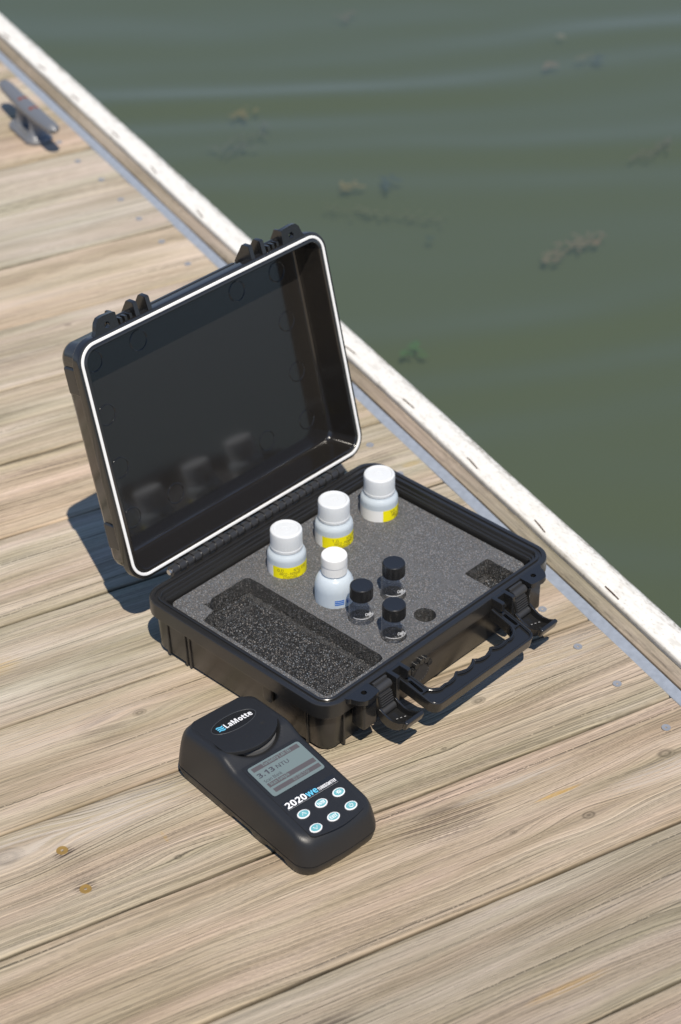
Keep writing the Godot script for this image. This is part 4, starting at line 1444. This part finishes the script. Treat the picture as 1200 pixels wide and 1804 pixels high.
	b = MB.new()
	var pp := PackedVector2Array()
	for q in [[-0.0312, 0.0005], [-0.0305, -0.0880]]: pp.append(Vector2(q[0], q[1]))
	for k in 9:
		var a := k / 8.0
		pp.append(Vector2(lerpf(-0.0270, 0.0290, a), -0.0905 - 0.0042 * sin(PI * a)))
	for q in [[0.0325, -0.0880], [0.0332, 0.0005]]: pp.append(Vector2(q[0], q[1]))
	b.prism(pp, 0.0006, Transform3D.IDENTITY, 0.0002)
	var panel := part("key_panel", b.mesh(30.0), M.meter_panel, root, on.call(0.0, 0.0, -0.0001))
	# rewrite the panel in its own place: its top edge lies at z = -0.0095
	b = MB.new()
	var pq := PackedVector2Array()
	for q in pp: pq.append(Vector2(q.x, q.y + (0.0105 if q.y > 0.0 else 0.0)))
	b.prism(pq, 0.0006, Transform3D.IDENTITY, 0.0002)
	panel.mesh = b.mesh(30.0)
	b = MB.new()
	b.prism(round_poly(0.0302, 0.0202, 0.003), 0.0005, Transform3D.IDENTITY, 0.0002)
	var screen := part("screen", b.mesh(30.0), M.lcd, root, on.call(0.0022, 0.0130, 0.0004))
	b = MB.new()
	b.prism(round_poly(0.0311, 0.0211, 0.0035), 0.0005, Transform3D.IDENTITY, 0.0002)
	part("screen_frame", b.mesh(30.0), M.plastic_smooth, root, on.call(0.0022, 0.0130, 0.0002))
	var bar := func(x: float, y: float, w: float, h: float) -> void:
		var q := MB.new()
		q.prism(round_poly(w / 2, h / 2, 0.0002), 0.00008)
		part("screen_bar", q.mesh(), M.lcd_dark, screen, Transform3D(Basis.IDENTITY, Vector3(x, y, 0.0005)))
	bar.call(0.0, 0.0155, 0.0540, 0.0050)
	bar.call(0.0010, -0.0068, 0.0545, 0.0052)
	bar.call(0.0015, -0.0143, 0.0535, 0.0048)
	var sans := font("Droid Sans", 400)
	var bold := font("Droid Sans", 700)
	letters("screen_text", "Turbidity Lab (6)", 0.0330, 0.0030, bold, M.lcd, screen, Transform3D(Basis.IDENTITY, Vector3(0.001, 0.0155, 0.0006)))
	letters("screen_text", "3.13", 0.0185, 0.0056, bold, M.lcd_text, screen, Transform3D(Basis.IDENTITY, Vector3(-0.0180, 0.0070, 0.0005)))
	letters("screen_text", "NTU", 0.0140, 0.0044, sans, M.lcd_text, screen, Transform3D(Basis.IDENTITY, Vector3(0.0010, 0.0066, 0.0005)))
	letters("screen_text", "Scan Blank", 0.0200, 0.0026, sans, M.lcd_text, screen, Transform3D(Basis.IDENTITY, Vector3(-0.0160, -0.0010, 0.0005)))
	letters("screen_text", "Scan Sample", 0.0220, 0.0029, bold, M.lcd, screen, Transform3D(Basis.IDENTITY, Vector3(-0.0130, -0.0068, 0.0006)))
	letters("screen_text", "02:00:55p", 0.0180, 0.0027, sans, M.lcd, screen, Transform3D(Basis.IDENTITY, Vector3(0.0060, -0.0143, 0.0006)))
	# model name
	b = MB.new()
	b.prism(PackedVector2Array([Vector2(-0.0290, -0.0052), Vector2(0.0315, -0.0052), Vector2(0.0315, 0.0052), Vector2(-0.0290, 0.0052)]), 0.0002)
	var strip := part("name_strip", b.mesh(), M.plastic_smooth, root, on.call(0.0003, 0.0482, 0.0005))
	letters("lettering", "2020", 0.0228, 0.0070, bold, M.white_ink, strip, Transform3D(Basis.IDENTITY, Vector3(-0.0158, 0.0, 0.0002)))
	letters("lettering", "we", 0.0122, 0.0068, bold, M.sky_blue, strip, Transform3D(Basis.IDENTITY, Vector3(0.0024, -0.0006, 0.0002)))
	letters("lettering", "TURBIDIMETER", 0.0205, 0.0024, bold, M.white_ink, strip, Transform3D(Basis.IDENTITY, Vector3(0.0196, -0.0012, 0.0002)))
	b = MB.new()
	b.rbox(Vector3(0.0585, 0.0004, 0.0002), 0.00008)
	part("underline", b.mesh(), mat(lin(0.25, 0.25, 0.25), 0.5), strip, Transform3D(Basis.IDENTITY, Vector3(0.0008, -0.0046, 0.0003)))
	var keys := [[-0.0198, 0.0639, "up"], [0.0012, 0.0635, "ENTER"], [0.0222, 0.0630, "lamp"], [-0.0212, 0.0826, "down"], [-0.0002, 0.0820, "EXIT"], [0.0209, 0.0814, "power"]]
	for k in keys:
		b = MB.new()
		b.prism(ellipse(0.0064, 0.0047, Vector2.ZERO, 36), 0.0012, Transform3D.IDENTITY, 0.0004)
		var key := part("key", b.mesh(35.0), M.white_ink, root, on.call(k[0], k[1], 0.0002))
		b = MB.new()
		b.prism(ellipse(0.0053, 0.0037, Vector2.ZERO, 36), 0.0002)
		part("key_face", b.mesh(35.0), M.teal, key, Transform3D(Basis.IDENTITY, Vector3(0, 0, 0.00115)))
		b = MB.new()
		var top := 0.0014
		if k[2] == "up" or k[2] == "down":
			var s := 1.0 if k[2] == "up" else -1.0
			b.tube([Vector3(-0.0022, -0.0014 * s, top), Vector3(0, 0.0018 * s, top), Vector3(0.0022, -0.0014 * s, top)], 0.00035, 6)
		elif k[2] == "lamp":
			for i in 8:
				var a := TAU * i / 8.0
				b.tube([Vector3(cos(a) * 0.0007, sin(a) * 0.0007, top), Vector3(cos(a) * 0.0028, sin(a) * 0.0024, top)], 0.00032, 6)
		elif k[2] == "power":
			var arc := []
			for i in 17:
				var a := PI / 2 + 0.7 + (TAU - 1.4) * i / 16.0
				arc.append(Vector3(cos(a) * 0.0019, sin(a) * 0.0019, top))
			b.tube(arc, 0.0003, 6)
			b.tube([Vector3(0, 0.0003, top), Vector3(0, 0.0024, top)], 0.0003, 6)
		if b.t.size(): part("key_symbol", b.mesh(60.0), M.white_ink, key)
		else: letters("lettering", k[2], 0.0076, 0.0022, bold, M.white_ink, key, Transform3D(Basis.IDENTITY, Vector3(0, 0, 0.0013)))

# ---------------------------------------------------------------- cleat
func cleat() -> void:
	var root := base("mooring_cleat", Transform3D(Basis(Vector3.UP, 0.02), Vector3(0.160, 0.0, -1.262)))
	tag(root, "grey metal mooring cleat with two rusty bolts on the far end of the dock", "cleat")
	var b := MB.new()
	var rings := []
	for i in 33:
		var f := i / 32.0 * 2.0 - 1.0
		var z := 0.100 * f
		var e := 1.0 - pow(absf(f), 16.0)
		var w := (0.0125 - 0.0025 * absf(f)) * sqrt(maxf(e, 0.0)) + 0.0003
		var h := (0.0095 - 0.0012 * absf(f)) * sqrt(maxf(e, 0.0)) + 0.0003
		var y := 0.040 + 0.004 * f * f
		var r := PackedVector3Array()
		for k in 20:
			var a := TAU * k / 20.0
			r.append(Vector3(cos(a) * w, y + sin(a) * h, z))
		rings.append(r)
	b.loft(rings)
	part("horn", b.mesh(45.0), M.cleat, root)
	b = MB.new()
	b.prism(round_poly(0.019, 0.045, 0.017, Vector2(-0.003, 0.0), 8), 0.0075, Transform3D(Basis(Vector3(1, 0, 0), Vector3(0, 0, -1), Vector3(0, 1, 0)), Vector3(0, 0.0003, 0)), 0.003)
	part("base_flange", b.mesh(45.0), M.cleat, root)
	for s in [-1.0, 1.0]:
		b = MB.new()
		rings = []
		for q in [[0.010, 0.040, 0.0], [0.010, 0.030, 0.001], [0.011, 0.020, 0.002], [0.0135, 0.010, 0.003], [0.0185, 0.0055, 0.005], [0.0215, 0.0035, 0.006], [0.022, 0.0003, 0.006]]:
			var r := PackedVector3Array()
			for k in 24:
				var a := TAU * k / 24.0
				r.append(Vector3(cos(a) * q[0], q[1], s * (0.022 + q[2]) + sin(a) * q[0] * 0.85))
			rings.append(r)
		b.loft(rings)
		part("foot", b.mesh(40.0), M.cleat, root)
		b = MB.new()
		b.lathe([Vector2(0.0001, 0.0), Vector2(0.0072, 0.0), Vector2(0.0076, 0.0008), Vector2(0.0064, 0.0022), Vector2(0.0001, 0.0028)], 20)
		part("bolt", b.mesh(35.0), M.rust, root, Transform3D(Basis.IDENTITY, Vector3(0, 0.0470, s * 0.020)))

# ---------------------------------------------------------------- bits of weed floating at the water's surface
func weed(at: Vector2, length: float, width: float, turn: float, count: int, size: float, c: Color, label: String, category: String, seed_: int) -> void:
	var rng := RandomNumberGenerator.new(); rng.seed = seed_
	var b := MB.new()
	count = int(count * 1.8)
	size *= 0.62
	for i in count:
		var p := Vector3((rng.randf() - 0.5) * length, 0.0005 + rng.randf() * 0.004, (rng.randf() - 0.5) * width * (0.4 + rng.randf()))
		var a := rng.randf() * TAU
		var l := size * rng.randf_range(0.5, 1.2)
		var w := l * rng.randf_range(0.25, 0.5)
		var d := Vector3(cos(a), 0.0, sin(a)); var s := Vector3(-d.z, 0.0, d.x)
		var lift := rng.randf_range(0.0005, 0.003)
		var prev_l := p; var prev_r := p
		for k in range(1, 6):
			var f := k / 5.0
			var q := p + d * l * f + Vector3(0, lift * sin(PI * f), 0) + s * 0.15 * l * sin(f * 3.0)
			var ww := w * sin(PI * minf(f, 0.97)) * 0.5
			var nl := q + s * ww; var nr := q - s * ww
			b.tri(prev_l, nl, prev_r); b.tri(nl, nr, prev_r)
			prev_l = nl; prev_r = nr
	var stem := []
	for k in 6: stem.append(Vector3(lerpf(-0.5, 0.5, k / 5.0) * length, 0.001, (rng.randf() - 0.5) * width * 0.5))
	if length > 0.08: b.tube(stem, 0.0016, 5)
	var m := mat(c * 1.25, 0.6)
	var o := part("floating_weed", b.mesh(60.0), m, self, Transform3D(Basis(Vector3.UP, turn), Vector3(at.x, -0.411, at.y)))
	tag(o, label, category)

func weeds() -> void:
	var toward := deg_to_rad(28.97)
	weed(Vector2(1.115, -1.190), 0.15, 0.035, toward - 0.25, 26, 0.030, lin(0.15, 0.115, 0.07), "brown clump of weed floating right of the case lid, largest on the water", "water weed", 1)
	weed(Vector2(1.162, -1.182), 0.02, 0.02, 0.0, 6, 0.026, lin(0.19, 0.12, 0.07), "small reddish leaf floating at the right end of the brown clump", "leaf", 2)
	weed(Vector2(0.690, -1.020), 0.022, 0.015, 0.6, 5, 0.040, lin(0.045, 0.11, 0.03), "bright green leaf floating near the white bumper beside the lid", "leaf", 3)
	weed(Vector2(0.885, -1.590), 0.035, 0.025, 0.4, 10, 0.030, lin(0.19, 0.145, 0.05), "yellowish leaf floating at the left tip of a pale trailing weed", "leaf", 4)
	weed(Vector2(0.965, -1.570), 0.05, 0.02, 0.9, 8, 0.034, lin(0.03, 0.045, 0.05), "dark blue grey leaf floating to the right of the yellowish leaf", "leaf", 5)
	weed(Vector2(0.895, -1.470), 0.22, 0.04, -0.75, 20, 0.026, lin(0.085, 0.088, 0.045), "pale olive strand of weed trailing just above the lid's upper right corner", "water weed", 6)
	weed(Vector2(0.862, -1.975), 0.04, 0.03, 0.2, 9, 0.034, lin(0.17, 0.13, 0.055), "tan leaf floating on the open water above the lid's latches", "leaf", 7)
	weed(Vector2(0.815, -1.870), 0.17, 0.06, 0.5, 18, 0.030, lin(0.085, 0.082, 0.055), "faint brownish weed patch floating below the tan leaf", "water weed", 8)
	weed(Vector2(1.530, -1.870), 0.03, 0.02, 1.0, 6, 0.028, lin(0.20, 0.13, 0.08), "pinkish brown leaf floating below the small pale speck, upper right", "leaf", 9)
	weed(Vector2(1.608, -1.868), 0.045, 0.02, 0.2, 7, 0.026, lin(0.13, 0.11, 0.05), "olive leaf beside a dark one, floating in the upper right", "leaf", 10)
	weed(Vector2(1.630, -1.990), 0.015, 0.015, 0.0, 5, 0.018, lin(0.30, 0.24, 0.17), "small pale speck of leaf floating in the upper right", "leaf", 11)
	weed(Vector2(1.640, -1.845), 0.03, 0.02, 0.7, 6, 0.03, lin(0.03, 0.04, 0.045), "dark leaf floating right beside the olive leaf", "leaf", 12)
	weed(Vector2(1.290, -2.320), 0.05, 0.02, 0.3, 6, 0.030, lin(0.15, 0.10, 0.07), "faint reddish leaf floating at the top edge of the view", "leaf", 13)
	weed(Vector2(1.470, -1.440), 0.12, 0.03, 0.3, 12, 0.026, lin(0.10, 0.082, 0.06), "faint brown strand floating at the right edge of the water", "water weed", 14)
	weed(Vector2(0.912, -1.338), 0.015, 0.015, 0.0, 4, 0.02, lin(0.03, 0.05, 0.04), "tiny dark speck at the lower end of the pale strand", "leaf", 15)
